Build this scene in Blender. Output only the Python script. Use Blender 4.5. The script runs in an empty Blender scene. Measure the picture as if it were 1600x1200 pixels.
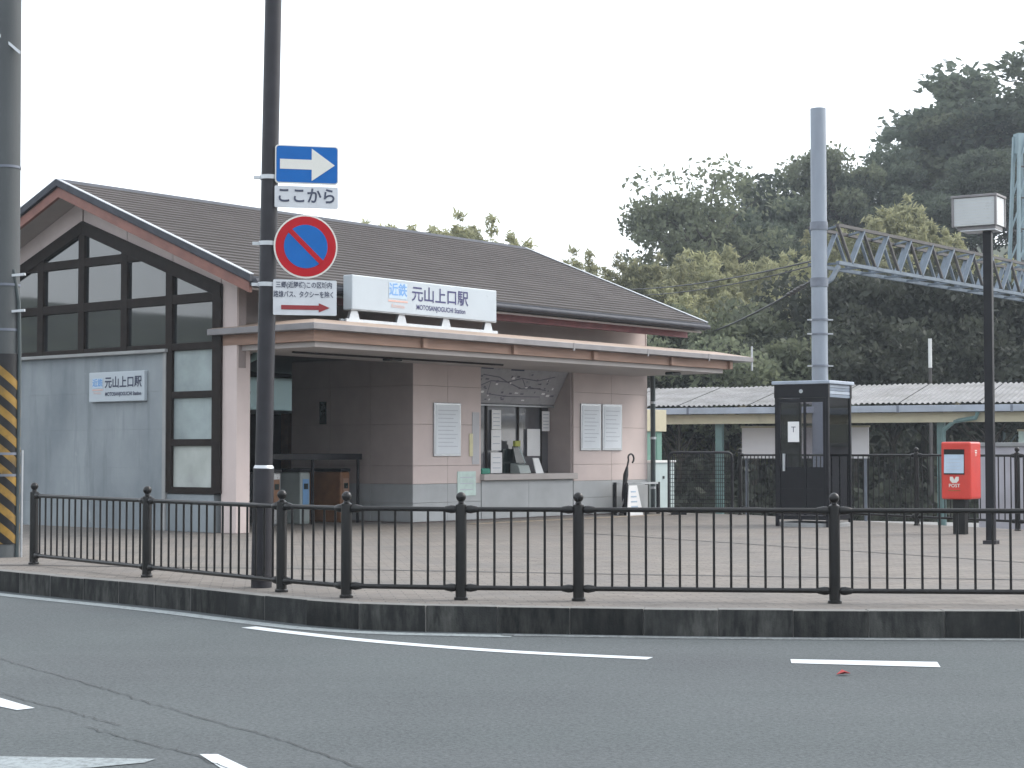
import bpy, math, random
import numpy as np
from mathutils import Vector, Matrix

R = math.radians
scene = bpy.context.scene
COL = scene.collection

# ------------------------------------------------------------------ camera
CAM_Z = 1.27
cam = bpy.data.cameras.new('camera')
cam.sensor_width = 36.0
cam.lens = 36.0 * 2700.0 / 1600.0
cam.clip_end = 4000.0
camo = bpy.data.objects.new('camera', cam)
camo.location = (0, 0, CAM_Z)
camo.rotation_euler = (R(90) + math.atan(107.0 / 2700.0), 0, 0)
COL.objects.link(camo)
scene.camera = camo

# ------------------------------------------------------------------ sky and sun (bright overcast, light from behind the station)
SUN_EL, SUN_AZ = R(42), R(72)
world = bpy.data.worlds.new('World')
scene.world = world
world.use_nodes = True
wn, wl = world.node_tree.nodes, world.node_tree.links
wn.clear()
sky = wn.new('ShaderNodeTexSky')
sky.sky_type = 'NISHITA'
sky.sun_disc = False
sky.sun_elevation = SUN_EL
sky.sun_rotation = SUN_AZ
sky.air_density = 1.0
sky.dust_density = 3.0
sky.ozone_density = 1.0
hs = wn.new('ShaderNodeHueSaturation')
hs.inputs['Saturation'].default_value = 0.42
bg = wn.new('ShaderNodeBackground')
bg.inputs['Strength'].default_value = 0.15
wo = wn.new('ShaderNodeOutputWorld')
wl.new(sky.outputs[0], hs.inputs['Color'])
# a closed white cloud layer evens the sky out all round
cloud = wn.new('ShaderNodeMix'); cloud.data_type = 'RGBA'
cloud.inputs[0].default_value = 0.6
cloud.inputs[7].default_value = (4.85, 5.15, 5.45, 1.0)
wl.new(hs.outputs[0], cloud.inputs[6])
wl.new(cloud.outputs[2], bg.inputs['Color'])
wl.new(bg.outputs[0], wo.inputs[0])

sl = bpy.data.lights.new('sun', 'SUN')
sl.energy = 0.75
sl.angle = R(28)
sl.color = (1.0, 0.95, 0.88)
so = bpy.data.objects.new('sun', sl)
sv = Vector((math.sin(SUN_AZ) * math.cos(SUN_EL), math.cos(SUN_AZ) * math.cos(SUN_EL), math.sin(SUN_EL)))
so.rotation_euler = sv.to_track_quat('Z', 'Y').to_euler()
so.location = (0, 20, 40)
COL.objects.link(so)

scene.view_settings.view_transform = 'Standard'
scene.view_settings.look = 'None'
scene.view_settings.exposure = 1.4
scene.view_settings.gamma = 1.0
scene.view_settings.use_curve_mapping = False

# ------------------------------------------------------------------ helpers
def link(o, parent=None):
    COL.objects.link(o)
    if parent is not None:
        o.parent = parent
    return o

class MB:
    def __init__(s):
        s.v = []; s.f = []
    def add(s, vs, fs):
        n = len(s.v); s.v += [tuple(p) for p in vs]
        s.f += [tuple(i + n for i in q) for q in fs]
        return s
    def box(s, x0, x1, y0, y1, z0, z1):
        x0, x1 = min(x0, x1), max(x0, x1); y0, y1 = min(y0, y1), max(y0, y1); z0, z1 = min(z0, z1), max(z0, z1)
        return s.add([(x0,y0,z0),(x1,y0,z0),(x1,y1,z0),(x0,y1,z0),(x0,y0,z1),(x1,y0,z1),(x1,y1,z1),(x0,y1,z1)],
                     [(3,2,1,0),(4,5,6,7),(0,1,5,4),(1,2,6,5),(2,3,7,6),(3,0,4,7)])
    def prism(s, pts, d):
        """polygon pts (3D) extruded along vector d"""
        pts = [Vector(p) for p in pts]; d = Vector(d); n = len(pts)
        nrm = Vector((0,0,0))
        for i in range(n):
            nrm += pts[i].cross(pts[(i+1) % n])
        if nrm.dot(d) > 0:
            pts = pts[::-1]
        vs = pts + [p + d for p in pts]
        fs = [tuple(range(n)), tuple(range(2*n-1, n-1, -1))]
        for i in range(n):
            j = (i+1) % n
            fs.append((i, i+n, j+n, j))
        return s.add(vs, fs)
    def cyl(s, p0, p1, r0, r1=None, n=12, caps=True):
        p0, p1 = Vector(p0), Vector(p1); r1 = r0 if r1 is None else r1
        ax = (p1 - p0).normalized()
        t = Vector((0,0,1)) if abs(ax.z) < .9 else Vector((1,0,0))
        u = ax.cross(t).normalized(); w = ax.cross(u)
        vs = []
        for p, r in ((p0, r0), (p1, r1)):
            for i in range(n):
                a = 2*math.pi*i/n
                vs.append(p + u*(r*math.cos(a)) + w*(r*math.sin(a)))
        fs = [(i, (i+1) % n, n+(i+1) % n, n+i) for i in range(n)]
        fs = [q[::-1] for q in fs]
        if caps:
            fs += [tuple(range(n)), tuple(range(2*n-1, n-1, -1))]
        return s.add(vs, fs)
    def tube(s, pts, r, n=8):
        pts = [Vector(p) for p in pts]
        vs = []; fs = []; m = len(pts)
        rr = r if isinstance(r, (list, tuple)) else [r]*m
        prev = None
        for k, p in enumerate(pts):
            d = (pts[min(k+1, m-1)] - pts[max(k-1, 0)]).normalized()
            if prev is None:
                t = Vector((0,0,1)) if abs(d.z) < .9 else Vector((1,0,0))
                u = d.cross(t).normalized()
            else:
                u = (prev - d*prev.dot(d)).normalized()
            prev = u; w = d.cross(u)
            for i in range(n):
                a = 2*math.pi*i/n
                vs.append(p + u*(rr[k]*math.cos(a)) + w*(rr[k]*math.sin(a)))
        for k in range(m-1):
            for i in range(n):
                j = (i+1) % n
                fs.append((k*n+i, k*n+j, (k+1)*n+j, (k+1)*n+i))
        fs += [tuple(range(n))[::-1], tuple((m-1)*n+i for i in range(n))]
        return s.add(vs, fs)
    def lathe(s, prof, c=(0,0), n=14):
        """prof list of (r,z)"""
        vs = []; fs = []
        for r, z in prof:
            for i in range(n):
                a = 2*math.pi*i/n
                vs.append((c[0]+r*math.cos(a), c[1]+r*math.sin(a), z))
        for k in range(len(prof)-1):
            for i in range(n):
                j = (i+1) % n
                fs.append((k*n+i, k*n+j, (k+1)*n+j, (k+1)*n+i))
        fs += [tuple(range(n))[::-1], tuple((len(prof)-1)*n+i for i in range(n))]
        return s.add(vs, fs)
    def bar(s, p0, p1, w, h=None):
        """rectangular bar between two points, h along up"""
        h = w if h is None else h
        p0, p1 = Vector(p0), Vector(p1)
        ax = (p1-p0).normalized()
        t = Vector((0,0,1)) if abs(ax.z) < .95 else Vector((0,1,0))
        u = ax.cross(t).normalized()*(w/2); q = u.cross(ax).normalized()*(h/2)
        vs = []
        for p in (p0, p1):
            vs += [p-u-q, p+u-q, p+u+q, p-u+q]
        return s.add(vs, [(0,1,2,3),(7,6,5,4),(0,4,5,1),(1,5,6,2),(2,6,7,3),(3,7,4,0)])
    def build(s, name, m, parent=None, smooth=False, bevel=0, loc=None, rz=None, seg=2):
        me = bpy.data.meshes.new(name)
        me.from_pydata(s.v, [], s.f)
        me.validate()
        import bmesh
        bm = bmesh.new(); bm.from_mesh(me)
        bmesh.ops.recalc_face_normals(bm, faces=bm.faces)
        bm.to_mesh(me); bm.free()
        ms = m if isinstance(m, (list, tuple)) else [m]
        for q in ms:
            me.materials.append(M[q] if isinstance(q, str) else q)
        if smooth:
            for p in me.polygons:
                p.use_smooth = True
            me.set_sharp_from_angle(angle=R(40))
        o = bpy.data.objects.new(name, me)
        link(o, parent)
        if loc is not None: o.location = loc
        if rz is not None: o.rotation_euler.z = rz
        if bevel:
            b = o.modifiers.new('bevel', 'BEVEL'); b.width = bevel; b.segments = seg; b.limit_method = 'ANGLE'
            b.angle_limit = R(35)
        return o

def tag(o, label=None, cat=None, group=None, kind=None):
    if label: o['label'] = label
    if cat: o['category'] = cat
    if group: o['group'] = group
    if kind: o['kind'] = kind
    return o

def empty(name, loc, rz=0.0, label=None, cat=None, group=None, tilt=None):
    o = bpy.data.objects.new(name, None)
    o.empty_display_size = .2
    link(o)
    o.location = loc; o.rotation_euler = (0, 0, rz)
    if tilt: o.rotation_euler = (tilt[0], tilt[1], rz)
    return tag(o, label, cat, group)

def dup(o, parent=None, loc=None, rz=None):
    c = o.copy(); link(c, parent if parent is not None else o.parent)
    if loc is not None: c.location = loc
    if rz is not None: c.rotation_euler.z = rz
    return c

def dup_tree(o, loc, rz=0.0, scale=None):
    c = o.copy(); link(c)
    c.location = loc; c.rotation_euler.z = rz
    if scale: c.scale = scale
    for ch in list(o.children):
        k = ch.copy(); link(k, c)
        for g in list(ch.children):
            q = g.copy(); link(q, k)
    return c

def text(name, body, size, m, parent, x, y, z, align='CENTER', sx=1.0, bold=0.0):
    """flat lettering in the local XZ plane at depth y, read from -Y"""
    cu = bpy.data.curves.new(name, 'FONT')
    cu.body = body; cu.size = size; cu.align_x = align; cu.align_y = 'CENTER'
    cu.offset = bold; cu.resolution_u = 3
    t = bpy.data.objects.new(name, cu); COL.objects.link(t)
    bpy.context.view_layer.update()
    dg = bpy.context.evaluated_depsgraph_get()
    me = bpy.data.meshes.new_from_object(t.evaluated_get(dg))
    bpy.data.objects.remove(t); bpy.data.curves.remove(cu)
    for v in me.vertices:
        v.co = (x + v.co.x*sx, y, z + v.co.y)
    me.materials.clear(); me.materials.append(M[m])
    return link(bpy.data.objects.new(name, me), parent)

# ------------------------------------------------------------------ materials
M = {}
def nodes(name):
    m = bpy.data.materials.new(name); m.use_nodes = True
    nt = m.node_tree; nt.nodes.clear()
    o = nt.nodes.new('ShaderNodeOutputMaterial')
    p = nt.nodes.new('ShaderNodeBsdfPrincipled')
    nt.links.new(p.outputs[0], o.inputs[0])
    M[name] = m
    return m, nt, p, o
def N(nt, t, **kw):
    n = nt.nodes.new(t)
    for k, v in kw.items():
        if hasattr(n, k): setattr(n, k, v)
        else: n.inputs[k].default_value = v
    return n
def c4(c): return (c[0], c[1], c[2], 1.0)

def noise_mix(nt, vec, c1, c2, scale, detail=5, lo=.35, hi=.65, rough=.6):
    n = N(nt, 'ShaderNodeTexNoise', Scale=scale, Detail=detail, Roughness=rough)
    nt.links.new(vec, n.inputs['Vector'])
    mr = N(nt, 'ShaderNodeMapRange'); mr.inputs[1].default_value = lo; mr.inputs[2].default_value = hi
    nt.links.new(n.outputs[0], mr.inputs[0])
    mx = N(nt, 'ShaderNodeMix', data_type='RGBA')
    nt.links.new(mr.outputs[0], mx.inputs[0])
    for sock, c in ((6, c1), (7, c2)):
        if isinstance(c, tuple): mx.inputs[sock].default_value = c4(c)
        else: nt.links.new(c, mx.inputs[sock])
    return mx.outputs[2], mr.outputs[0]

def plain(name, c, rough=.5, var=.12, scale=3.0, metal=0.0, bump=0.0, bscale=60, stretch=None, dirt=None, spec=.5, coat=0):
    """painted / metal / stone surface with gentle wear; dirt = (colour, scale, lo, hi) blotches with a shape of their own"""
    m, nt, p, o = nodes(name)
    tc = N(nt, 'ShaderNodeTexCoord'); vec = tc.outputs['Object']
    if stretch:
        mp = N(nt, 'ShaderNodeMapping'); mp.inputs['Scale'].default_value = stretch
        nt.links.new(vec, mp.inputs[0]); vec = mp.outputs[0]
    d = tuple(max(0, x*(1-var)) for x in c); e = tuple(min(1, x*(1+var)) for x in c)
    col, _ = noise_mix(nt, vec, d, e, scale)
    if dirt:
        col, _ = noise_mix(nt, vec, col, dirt[0], dirt[1], 6, dirt[2], dirt[3])
    nt.links.new(col, p.inputs['Base Color'])
    rn = N(nt, 'ShaderNodeTexNoise', Scale=scale*4, Detail=4.0); nt.links.new(vec, rn.inputs['Vector'])
    rm = N(nt, 'ShaderNodeMapRange'); rm.inputs[3].default_value = max(.02, rough-.1); rm.inputs[4].default_value = min(1, rough+.1)
    nt.links.new(rn.outputs[0], rm.inputs[0]); nt.links.new(rm.outputs[0], p.inputs['Roughness'])
    p.inputs['Metallic'].default_value = metal
    p.inputs['Specular IOR Level'].default_value = spec
    p.inputs['Coat Weight'].default_value = coat
    if bump:
        b = N(nt, 'ShaderNodeTexNoise', Scale=bscale, Detail=6.0); nt.links.new(vec, b.inputs['Vector'])
        bp = N(nt, 'ShaderNodeBump', Strength=bump, Distance=.01); nt.links.new(b.outputs[0], bp.inputs['Height'])
        nt.links.new(bp.outputs[0], p.inputs['Normal'])
    return m

# asphalt: fine aggregate plus broad worn patches
def asphalt():
    m, nt, p, o = nodes('asphalt')
    tc = N(nt, 'ShaderNodeTexCoord'); v = tc.outputs['Object']
    c, _ = noise_mix(nt, v, (.068,.081,.083), (.101,.118,.120), .55, 6, .3, .7)
    c, _ = noise_mix(nt, v, c, (.068,.071,.078), .23, 3, .45, .75)
    mt = N(nt, 'ShaderNodeMapping'); mt.inputs['Rotation'].default_value = (0,0,R(14)); mt.inputs['Scale'].default_value = (.09, 1.0, 1); nt.links.new(v, mt.inputs[0])
    c, _ = noise_mix(nt, mt.outputs[0], c, (.102,.114,.118), 1.4, 3, .42, .8)
    c, _ = noise_mix(nt, v, c, (.055,.058,.062), 1.7, 7, .66, .84)
    g, f = noise_mix(nt, v, (.030,.034,.037), (.165,.178,.184), 42, 4, .3, .72, .8)
    mx = N(nt, 'ShaderNodeMix', data_type='RGBA'); mx.inputs[0].default_value = .55
    nt.links.new(c, mx.inputs[6]); nt.links.new(g, mx.inputs[7])
    nt.links.new(mx.outputs[2], p.inputs['Base Color'])
    p.inputs['Roughness'].default_value = .85; p.inputs['Specular IOR Level'].default_value = .15
    bp = N(nt, 'ShaderNodeBump', Strength=.45, Distance=.006); nt.links.new(f, bp.inputs['Height'])
    nt.links.new(bp.outputs[0], p.inputs['Normal'])
asphalt()
# road paint, worn through to the stones
def paint(name, lo, hi, c=(.52,.56,.585)):
    m, nt, p, o = nodes(name)
    tc = N(nt, 'ShaderNodeTexCoord'); v = tc.outputs['Object']
    c, _ = noise_mix(nt, v, c, (.082,.089,.093), 22, 8, lo, hi, .8)
    nt.links.new(c, p.inputs['Base Color']); p.inputs['Roughness'].default_value = .7
paint('road_paint', .62, .82)
paint('worn_paint', .36, .60, (.26,.29,.30))
paint('faded_paint', .46, .68, (.255,.29,.30))
# block paving of the forecourt
def paving():
    m, nt, p, o = nodes('paving')
    tc = N(nt, 'ShaderNodeTexCoord')
    mp = N(nt, 'ShaderNodeMapping'); mp.inputs['Rotation'].default_value = (0, 0, R(-8))
    nt.links.new(tc.outputs['Object'], mp.inputs[0])
    br = N(nt, 'ShaderNodeTexBrick'); br.offset = .5
    br.inputs['Scale'].default_value = 1.0
    br.inputs['Brick Width'].default_value = .22; br.inputs['Row Height'].default_value = .11
    br.inputs['Mortar Size'].default_value = .005
    br.inputs['Color1'].default_value = c4((.172,.154,.138)); br.inputs['Color2'].default_value = c4((.212,.192,.172))
    br.inputs['Mortar'].default_value = c4((.10,.094,.088))
    nt.links.new(mp.outputs[0], br.inputs[0])
    c, _ = noise_mix(nt, tc.outputs['Object'], br.outputs[0], (.14,.135,.132), .8, 6, .42, .85)
    c, _ = noise_mix(nt, tc.outputs['Object'], c, (.09,.082,.074), 2.2, 8, .55, .85)
    nt.links.new(c, p.inputs['Base Color']); p.inputs['Roughness'].default_value = .8; p.inputs['Specular IOR Level'].default_value = .2
    bp = N(nt, 'ShaderNodeBump', Strength=.4, Distance=.004); bp.invert = True
    nt.links.new(br.outputs['Fac'], bp.inputs['Height']); nt.links.new(bp.outputs[0], p.inputs['Normal'])
paving()
def world_concrete():
    # stains run across the formwork joints, so they follow the wall and not the single panel
    m, nt, p, o = nodes('concrete_panel')
    g = N(nt, 'ShaderNodeNewGeometry')
    mp = N(nt, 'ShaderNodeMapping'); mp.inputs['Scale'].default_value = (1, 1, .6); nt.links.new(g.outputs['Position'], mp.inputs[0])
    c, _ = noise_mix(nt, mp.outputs[0], (.185,.212,.232), (.315,.345,.362), .75, 6, .32, .70)
    m2 = N(nt, 'ShaderNodeMapping'); m2.inputs['Scale'].default_value = (4, 4, .5); nt.links.new(g.outputs['Position'], m2.inputs[0])
    c, _ = noise_mix(nt, m2.outputs[0], c, (.16,.185,.20), 1.1, 6, .52, .80)
    c, _ = noise_mix(nt, g.outputs['Position'], c, (.40,.43,.44), 2.2, 7, .66, .82)
    nt.links.new(c, p.inputs['Base Color']); p.inputs['Roughness'].default_value = .85; p.inputs['Specular IOR Level'].default_value = .25
    b = N(nt, 'ShaderNodeTexNoise', Scale=40.0, Detail=6.0); nt.links.new(g.outputs['Position'], b.inputs['Vector'])
    bp = N(nt, 'ShaderNodeBump', Strength=.25, Distance=.01); nt.links.new(b.outputs[0], bp.inputs['Height']); nt.links.new(bp.outputs[0], p.inputs['Normal'])
world_concrete()
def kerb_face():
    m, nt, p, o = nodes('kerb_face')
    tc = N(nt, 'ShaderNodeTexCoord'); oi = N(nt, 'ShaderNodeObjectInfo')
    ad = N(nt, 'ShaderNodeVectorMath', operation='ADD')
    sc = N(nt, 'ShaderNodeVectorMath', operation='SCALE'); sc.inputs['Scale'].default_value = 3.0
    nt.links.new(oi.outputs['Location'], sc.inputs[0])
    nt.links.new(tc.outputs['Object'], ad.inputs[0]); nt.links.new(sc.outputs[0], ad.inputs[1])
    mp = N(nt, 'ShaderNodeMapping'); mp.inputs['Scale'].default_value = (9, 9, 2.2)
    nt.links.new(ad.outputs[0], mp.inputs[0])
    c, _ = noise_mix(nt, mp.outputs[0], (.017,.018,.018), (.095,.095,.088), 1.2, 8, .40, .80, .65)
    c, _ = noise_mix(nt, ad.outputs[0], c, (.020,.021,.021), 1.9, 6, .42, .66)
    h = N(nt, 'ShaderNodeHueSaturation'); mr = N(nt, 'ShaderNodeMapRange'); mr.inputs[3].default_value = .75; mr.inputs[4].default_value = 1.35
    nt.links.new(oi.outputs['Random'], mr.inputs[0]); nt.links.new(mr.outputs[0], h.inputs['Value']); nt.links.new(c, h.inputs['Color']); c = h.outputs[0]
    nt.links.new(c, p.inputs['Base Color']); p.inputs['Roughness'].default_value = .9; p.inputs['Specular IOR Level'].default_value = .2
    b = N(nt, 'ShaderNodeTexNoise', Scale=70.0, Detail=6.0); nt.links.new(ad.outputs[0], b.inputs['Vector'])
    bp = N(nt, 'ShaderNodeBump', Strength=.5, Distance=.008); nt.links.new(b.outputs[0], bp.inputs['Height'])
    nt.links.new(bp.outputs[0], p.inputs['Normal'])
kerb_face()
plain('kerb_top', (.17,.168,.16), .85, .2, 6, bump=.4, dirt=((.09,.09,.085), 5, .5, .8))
plain('drain', (.085,.082,.08), .8, .15, 8)
plain('tactile', (.26,.20,.13), .75, .15, 5, dirt=((.27,.25,.23), 3, .4, .7))
plain('crack', (.040,.043,.045), .9, .3, 20)
plain('tar', (.06,.063,.066), .8, .2, 20)
plain('earth', (.05,.05,.035), .95, .3, .5)
plain('ballast', (.14,.13,.12), .95, .3, 6, bump=.8, bscale=20)
plain('hillside', (.035,.045,.025), .95, .4, .3)

plain('black_rail', (.009,.0085,.0085), .33, .15, 2, spec=.36)
plain('pole_brown', (.022,.021,.026), .45, .18, 5, spec=.35)
plain('pink_wall', (.575,.485,.46), .75, .05, 1.3, bump=.12, bscale=90, dirt=((.47,.40,.385), .7, .5, .9))
plain('joint', (.30,.25,.24), .9, .1, 4)
plain('grey_tile', (.36,.375,.385), .55, .07, 2.5, bump=.1)
plain('concrete', (.255,.285,.305), .85, .16, 1.1, bump=.25, bscale=45, stretch=(1,1,.55), dirt=((.155,.18,.198), .9, .42, .70))
plain('concrete_light', (.30,.305,.305), .85, .08, 2, bump=.2)
plain('frame_brown', (.017,.012,.010), .6, .25, 8, spec=.15)
plain('barge_red', (.235,.105,.082), .6, .15, 4)
plain('eave_maroon', (.20,.075,.085), .6, .15, 4)
plain('flashing', (.055,.058,.07), .6, .15, 5, spec=.25)
plain('flashing_light', (.42,.44,.47), .5, .1, 5)
plain('soffit', (.36,.325,.305), .8, .08, 1.5)
plain('soffit_dark', (.17,.16,.15), .8, .1, 1.5)
plain('cap_metal', (.33,.255,.205), .6, .1, 2.0, spec=.3)
plain('lip_grey', (.21,.20,.205), .5, .12, 2.5)
plain('fascia_wood', (.30,.185,.135), .65, .16, 3, stretch=(.5,.5,5))
plain('fascia_pale', (.40,.365,.35), .7, .06, 2)
plain('interior', (.40,.34,.325), .85, .06, 2)
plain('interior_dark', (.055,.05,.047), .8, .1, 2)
plain('white_sign', (.44,.49,.53), .32, .03, 2)
plain('white_paint', (.72,.73,.72), .5, .05, 3)
plain('board_face', (.66,.70,.74), .35, .04, 2)
plain('alu', (.50,.52,.54), .38, .06, 6, metal=.7)
plain('paper', (.80,.80,.80), .7, .03, 4)
plain('paper_grey', (.46,.46,.48), .7, .05, 4)
plain('ink', (.05,.06,.10), .6, .1, 4)
plain('ink_faint', (.46,.49,.54), .7, .06, 9)
plain('map_ink', (.16,.155,.19), .7, .2, 9)
plain('navy', (.035,.035,.13), .5, .05, 4)
plain('logo_blue', (.16,.33,.62), .5, .05, 4)
plain('logo_red', (.66,.42,.36), .5, .05, 4)
plain('sign_blue', (.008,.125,.42), .45, .05, 4, spec=.2)
plain('sign_red', (.43,.010,.018), .45, .05, 4, spec=.2)
plain('sign_white', (.70,.69,.64), .35, .04, 4)
plain('sign_grey', (.58,.60,.63), .45, .06, 6)
plain('sign_darkred', (.26,.02,.025), .45, .06, 5)
plain('teal_pipe', (.12,.20,.195), .45, .12, 4)
plain('dark_pipe', (.05,.065,.068), .42, .15, 4)
plain('teal_cabinet', (.42,.50,.50), .5, .06, 3)
plain('green_door', (.14,.27,.22), .5, .1, 3)
plain('cream', (.50,.46,.33), .7, .1, 2, dirt=((.36,.33,.24), 2, .5, .8))
plain('booth_dark', (.010,.010,.013), .4, .2, 6, spec=.25)
plain('booth_roof', (.33,.38,.45), .45, .1, 4)
plain('booth_stripe', (.17,.21,.27), .45, .1, 4)
plain('phone_grey', (.33,.37,.36), .5, .08, 5)
plain('post_red', (.58,.042,.026), .36, .07, 3, coat=.25)
plain('post_plate', (.45,.56,.68), .35, .06, 5)
plain('post_dark', (.012,.012,.012), .5, .2, 5, spec=.25)
plain('mast_steel', (.25,.285,.335), .5, .10, 2.5, metal=.15, stretch=(1,1,.3))
plain('mast_band', (.15,.17,.21), .5, .12, 4)
plain('truss_steel', (.15,.185,.225), .6, .18, 3, spec=.3)
plain('truss_dark', (.075,.07,.068), .6, .15, 3)
plain('lattice_steel', (.22,.30,.33), .55, .1, 2)
plain('lamp_white', (.50,.52,.52), .3, .04, 3)
plain('lamp_shade', (.50,.53,.55), .35, .05, 3)
plain('concrete_pole', (.075,.082,.085), .8, .16, 2.2, bump=.15, stretch=(1,1,.3))
plain('pole_sheet', (.012,.012,.013), .5, .2, 6, spec=.25)
plain('stripe_yellow', (.27,.155,.022), .55, .2, 6, dirt=((.10,.065,.02), 5, .45, .75))
plain('orange_box', (.44,.22,.03), .5, .1, 6)
plain('wire', (.02,.02,.022), .5, .1, 6)
plain('platform_white', (.66,.65,.66), .55, .04, 1)
plain('gutter', (.34,.38,.44), .5, .12, 2)
plain('lilac_wall', (.44,.43,.47), .8, .08, 1.5, dirt=((.34,.33,.36), 1, .5, .85))
plain('gate_wood', (.20,.095,.045), .5, .2, 4)
plain('gate_blue', (.18,.36,.62), .45, .1, 4)
plain('steel', (.45,.46,.47), .3, .1, 4, metal=.9)
plain('umbrella', (.012,.012,.014), .6, .2, 8)
plain('green_cloth', (.06,.26,.19), .8, .1, 4)
plain('poster_green', (.50,.62,.58), .6, .1, 6)
plain('poster_yellow', (.62,.58,.36), .6, .1, 6)
plain('leaf_red', (.34,.03,.03), .6, .2, 20)
plain('screen_dark', (.012,.022,.02), .2, .1, 4)
plain('yellow_green', (.34,.36,.06), .6, .1, 6)
plain('bark', (.07,.06,.048), .9, .3, 6, bump=.5)
plain('culm', (.20,.22,.09), .5, .2, 3)
plain('map_board', (.36,.355,.375), .5, .06, 7, dirt=((.27,.265,.29), 9, .55, .75))
plain('rubble', (.06,.06,.055), .9, .3, 9)

def slate(name, base, h):
    m, nt, p, o = nodes(name)
    tc = N(nt, 'ShaderNodeTexCoord'); v = tc.outputs['Object']
    mp = N(nt, 'ShaderNodeMapping'); mp.inputs['Scale'].default_value = (1.1, 9, 9)
    nt.links.new(v, mp.inputs[0])
    c, _ = noise_mix(nt, mp.outputs[0], tuple(x*.82 for x in base), tuple(x*1.15 for x in base), 1.3, 6, .3, .7)
    c, _ = noise_mix(nt, v, c, tuple(x*1.25 for x in base), .6, 4, .5, .8)
    nt.links.new(c, p.inputs['Base Color']); p.inputs['Roughness'].default_value = .8
    p.inputs['Specular IOR Level'].default_value = .2
    b = N(nt, 'ShaderNodeTexNoise', Scale=40.0, Detail=5.0); nt.links.new(v, b.inputs['Vector'])
    bp = N(nt, 'ShaderNodeBump', Strength=.25, Distance=.01); nt.links.new(b.outputs[0], bp.inputs['Height'])
    nt.links.new(bp.outputs[0], p.inputs['Normal'])
slate('slate', (.078,.070,.068), 0)
plain('corrugated', (.26,.26,.265), .8, .12, 1.2, spec=.15, dirt=((.18,.18,.175), 1.5, .42, .75))

def window_glass(name, c, rough=.03, spec=.5):
    m, nt, p, o = nodes(name)
    tc = N(nt, 'ShaderNodeTexCoord')
    col, _ = noise_mix(nt, tc.outputs['Object'], tuple(x*.8 for x in c), tuple(x*1.2 for x in c), 1.2)
    nt.links.new(col, p.inputs['Base Color'])
    p.inputs['Roughness'].default_value = rough; p.inputs['Specular IOR Level'].default_value = spec
    p.inputs['IOR'].default_value = 1.75; p.inputs['Coat Weight'].default_value = 1.0; p.inputs['Coat Roughness'].default_value = .02
    b = N(nt, 'ShaderNodeTexNoise', Scale=.8, Detail=1.0); nt.links.new(tc.outputs['Object'], b.inputs['Vector'])
    bp = N(nt, 'ShaderNodeBump', Strength=.12, Distance=.02); nt.links.new(b.outputs[0], bp.inputs['Height'])
    nt.links.new(bp.outputs[0], p.inputs['Normal'])
window_glass('window_dark', (.028,.030,.032))
window_glass('window_blind', (.30,.35,.36))
window_glass('window_pale', (.42,.45,.43))
window_glass('ticket_glass', (.09,.09,.10), .08)
def clear_glass(name, tint, amt):
    m, nt, p, o = nodes(name)
    tr = N(nt, 'ShaderNodeBsdfTransparent'); tr.inputs[0].default_value = c4(tint)
    gl = N(nt, 'ShaderNodeBsdfGlossy'); gl.inputs['Roughness'].default_value = .02
    fr = N(nt, 'ShaderNodeFresnel'); fr.inputs[0].default_value = 1.45
    mp = N(nt, 'ShaderNodeMath', operation='ADD'); mp.inputs[1].default_value = amt
    nt.links.new(fr.outputs[0], mp.inputs[0])
    mx = N(nt, 'ShaderNodeMixShader')
    nt.links.new(mp.outputs[0], mx.inputs[0]); nt.links.new(tr.outputs[0], mx.inputs[1]); nt.links.new(gl.outputs[0], mx.inputs[2])
    nt.links.new(mx.outputs[0], o.inputs[0])
clear_glass('booth_glass', (.86,.85,.87), .02)
def frosted(name, c):
    m, nt, p, o = nodes(name)
    t = N(nt, 'ShaderNodeBsdfTranslucent'); t.inputs[0].default_value = c4(c)
    mx = N(nt, 'ShaderNodeMixShader'); mx.inputs[0].default_value = .75
    p.inputs['Base Color'].default_value = c4(c); p.inputs['Roughness'].default_value = .3
    nt.links.new(p.outputs[0], mx.inputs[1]); nt.links.new(t.outputs[0], mx.inputs[2]); nt.links.new(mx.outputs[0], o.inputs[0])
frosted('frosted', (.58,.66,.66))

def leaf(name, c1, c2, trans=.35):
    m, nt, p, o = nodes(name)
    oi = N(nt, 'ShaderNodeObjectInfo'); tc = N(nt, 'ShaderNodeTexCoord')
    col, _ = noise_mix(nt, tc.outputs['Object'], c1, c2, .55, 4, .35, .65)
    n2, _ = noise_mix(nt, tc.outputs['Object'], tuple(x*.6 for x in c1), tuple(min(1, x*1.35) for x in c2), 6, 2, .3, .7)
    mx = N(nt, 'ShaderNodeMix', data_type='RGBA'); mx.inputs[0].default_value = .45
    nt.links.new(col, mx.inputs[6]); nt.links.new(n2, mx.inputs[7])
    h = N(nt, 'ShaderNodeHueSaturation')
    mr = N(nt, 'ShaderNodeMapRange'); mr.inputs[3].default_value = .75; mr.inputs[4].default_value = 1.25
    nt.links.new(oi.outputs['Random'], mr.inputs[0]); nt.links.new(mr.outputs[0], h.inputs['Value'])
    nt.links.new(mx.outputs[2], h.inputs['Color'])
    nt.links.new(h.outputs[0], p.inputs['Base Color']); p.inputs['Roughness'].default_value = .6
    p.inputs['Specular IOR Level'].default_value = .25
    t = N(nt, 'ShaderNodeBsdfTranslucent'); nt.links.new(h.outputs[0], t.inputs[0])
    ms = N(nt, 'ShaderNodeMixShader'); ms.inputs[0].default_value = trans
    nt.links.new(p.outputs[0], ms.inputs[1]); nt.links.new(t.outputs[0], ms.inputs[2]); nt.links.new(ms.outputs[0], o.inputs[0])
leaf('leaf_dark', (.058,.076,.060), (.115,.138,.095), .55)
leaf('leaf_mid', (.105,.125,.085), (.185,.205,.13), .55)
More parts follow.
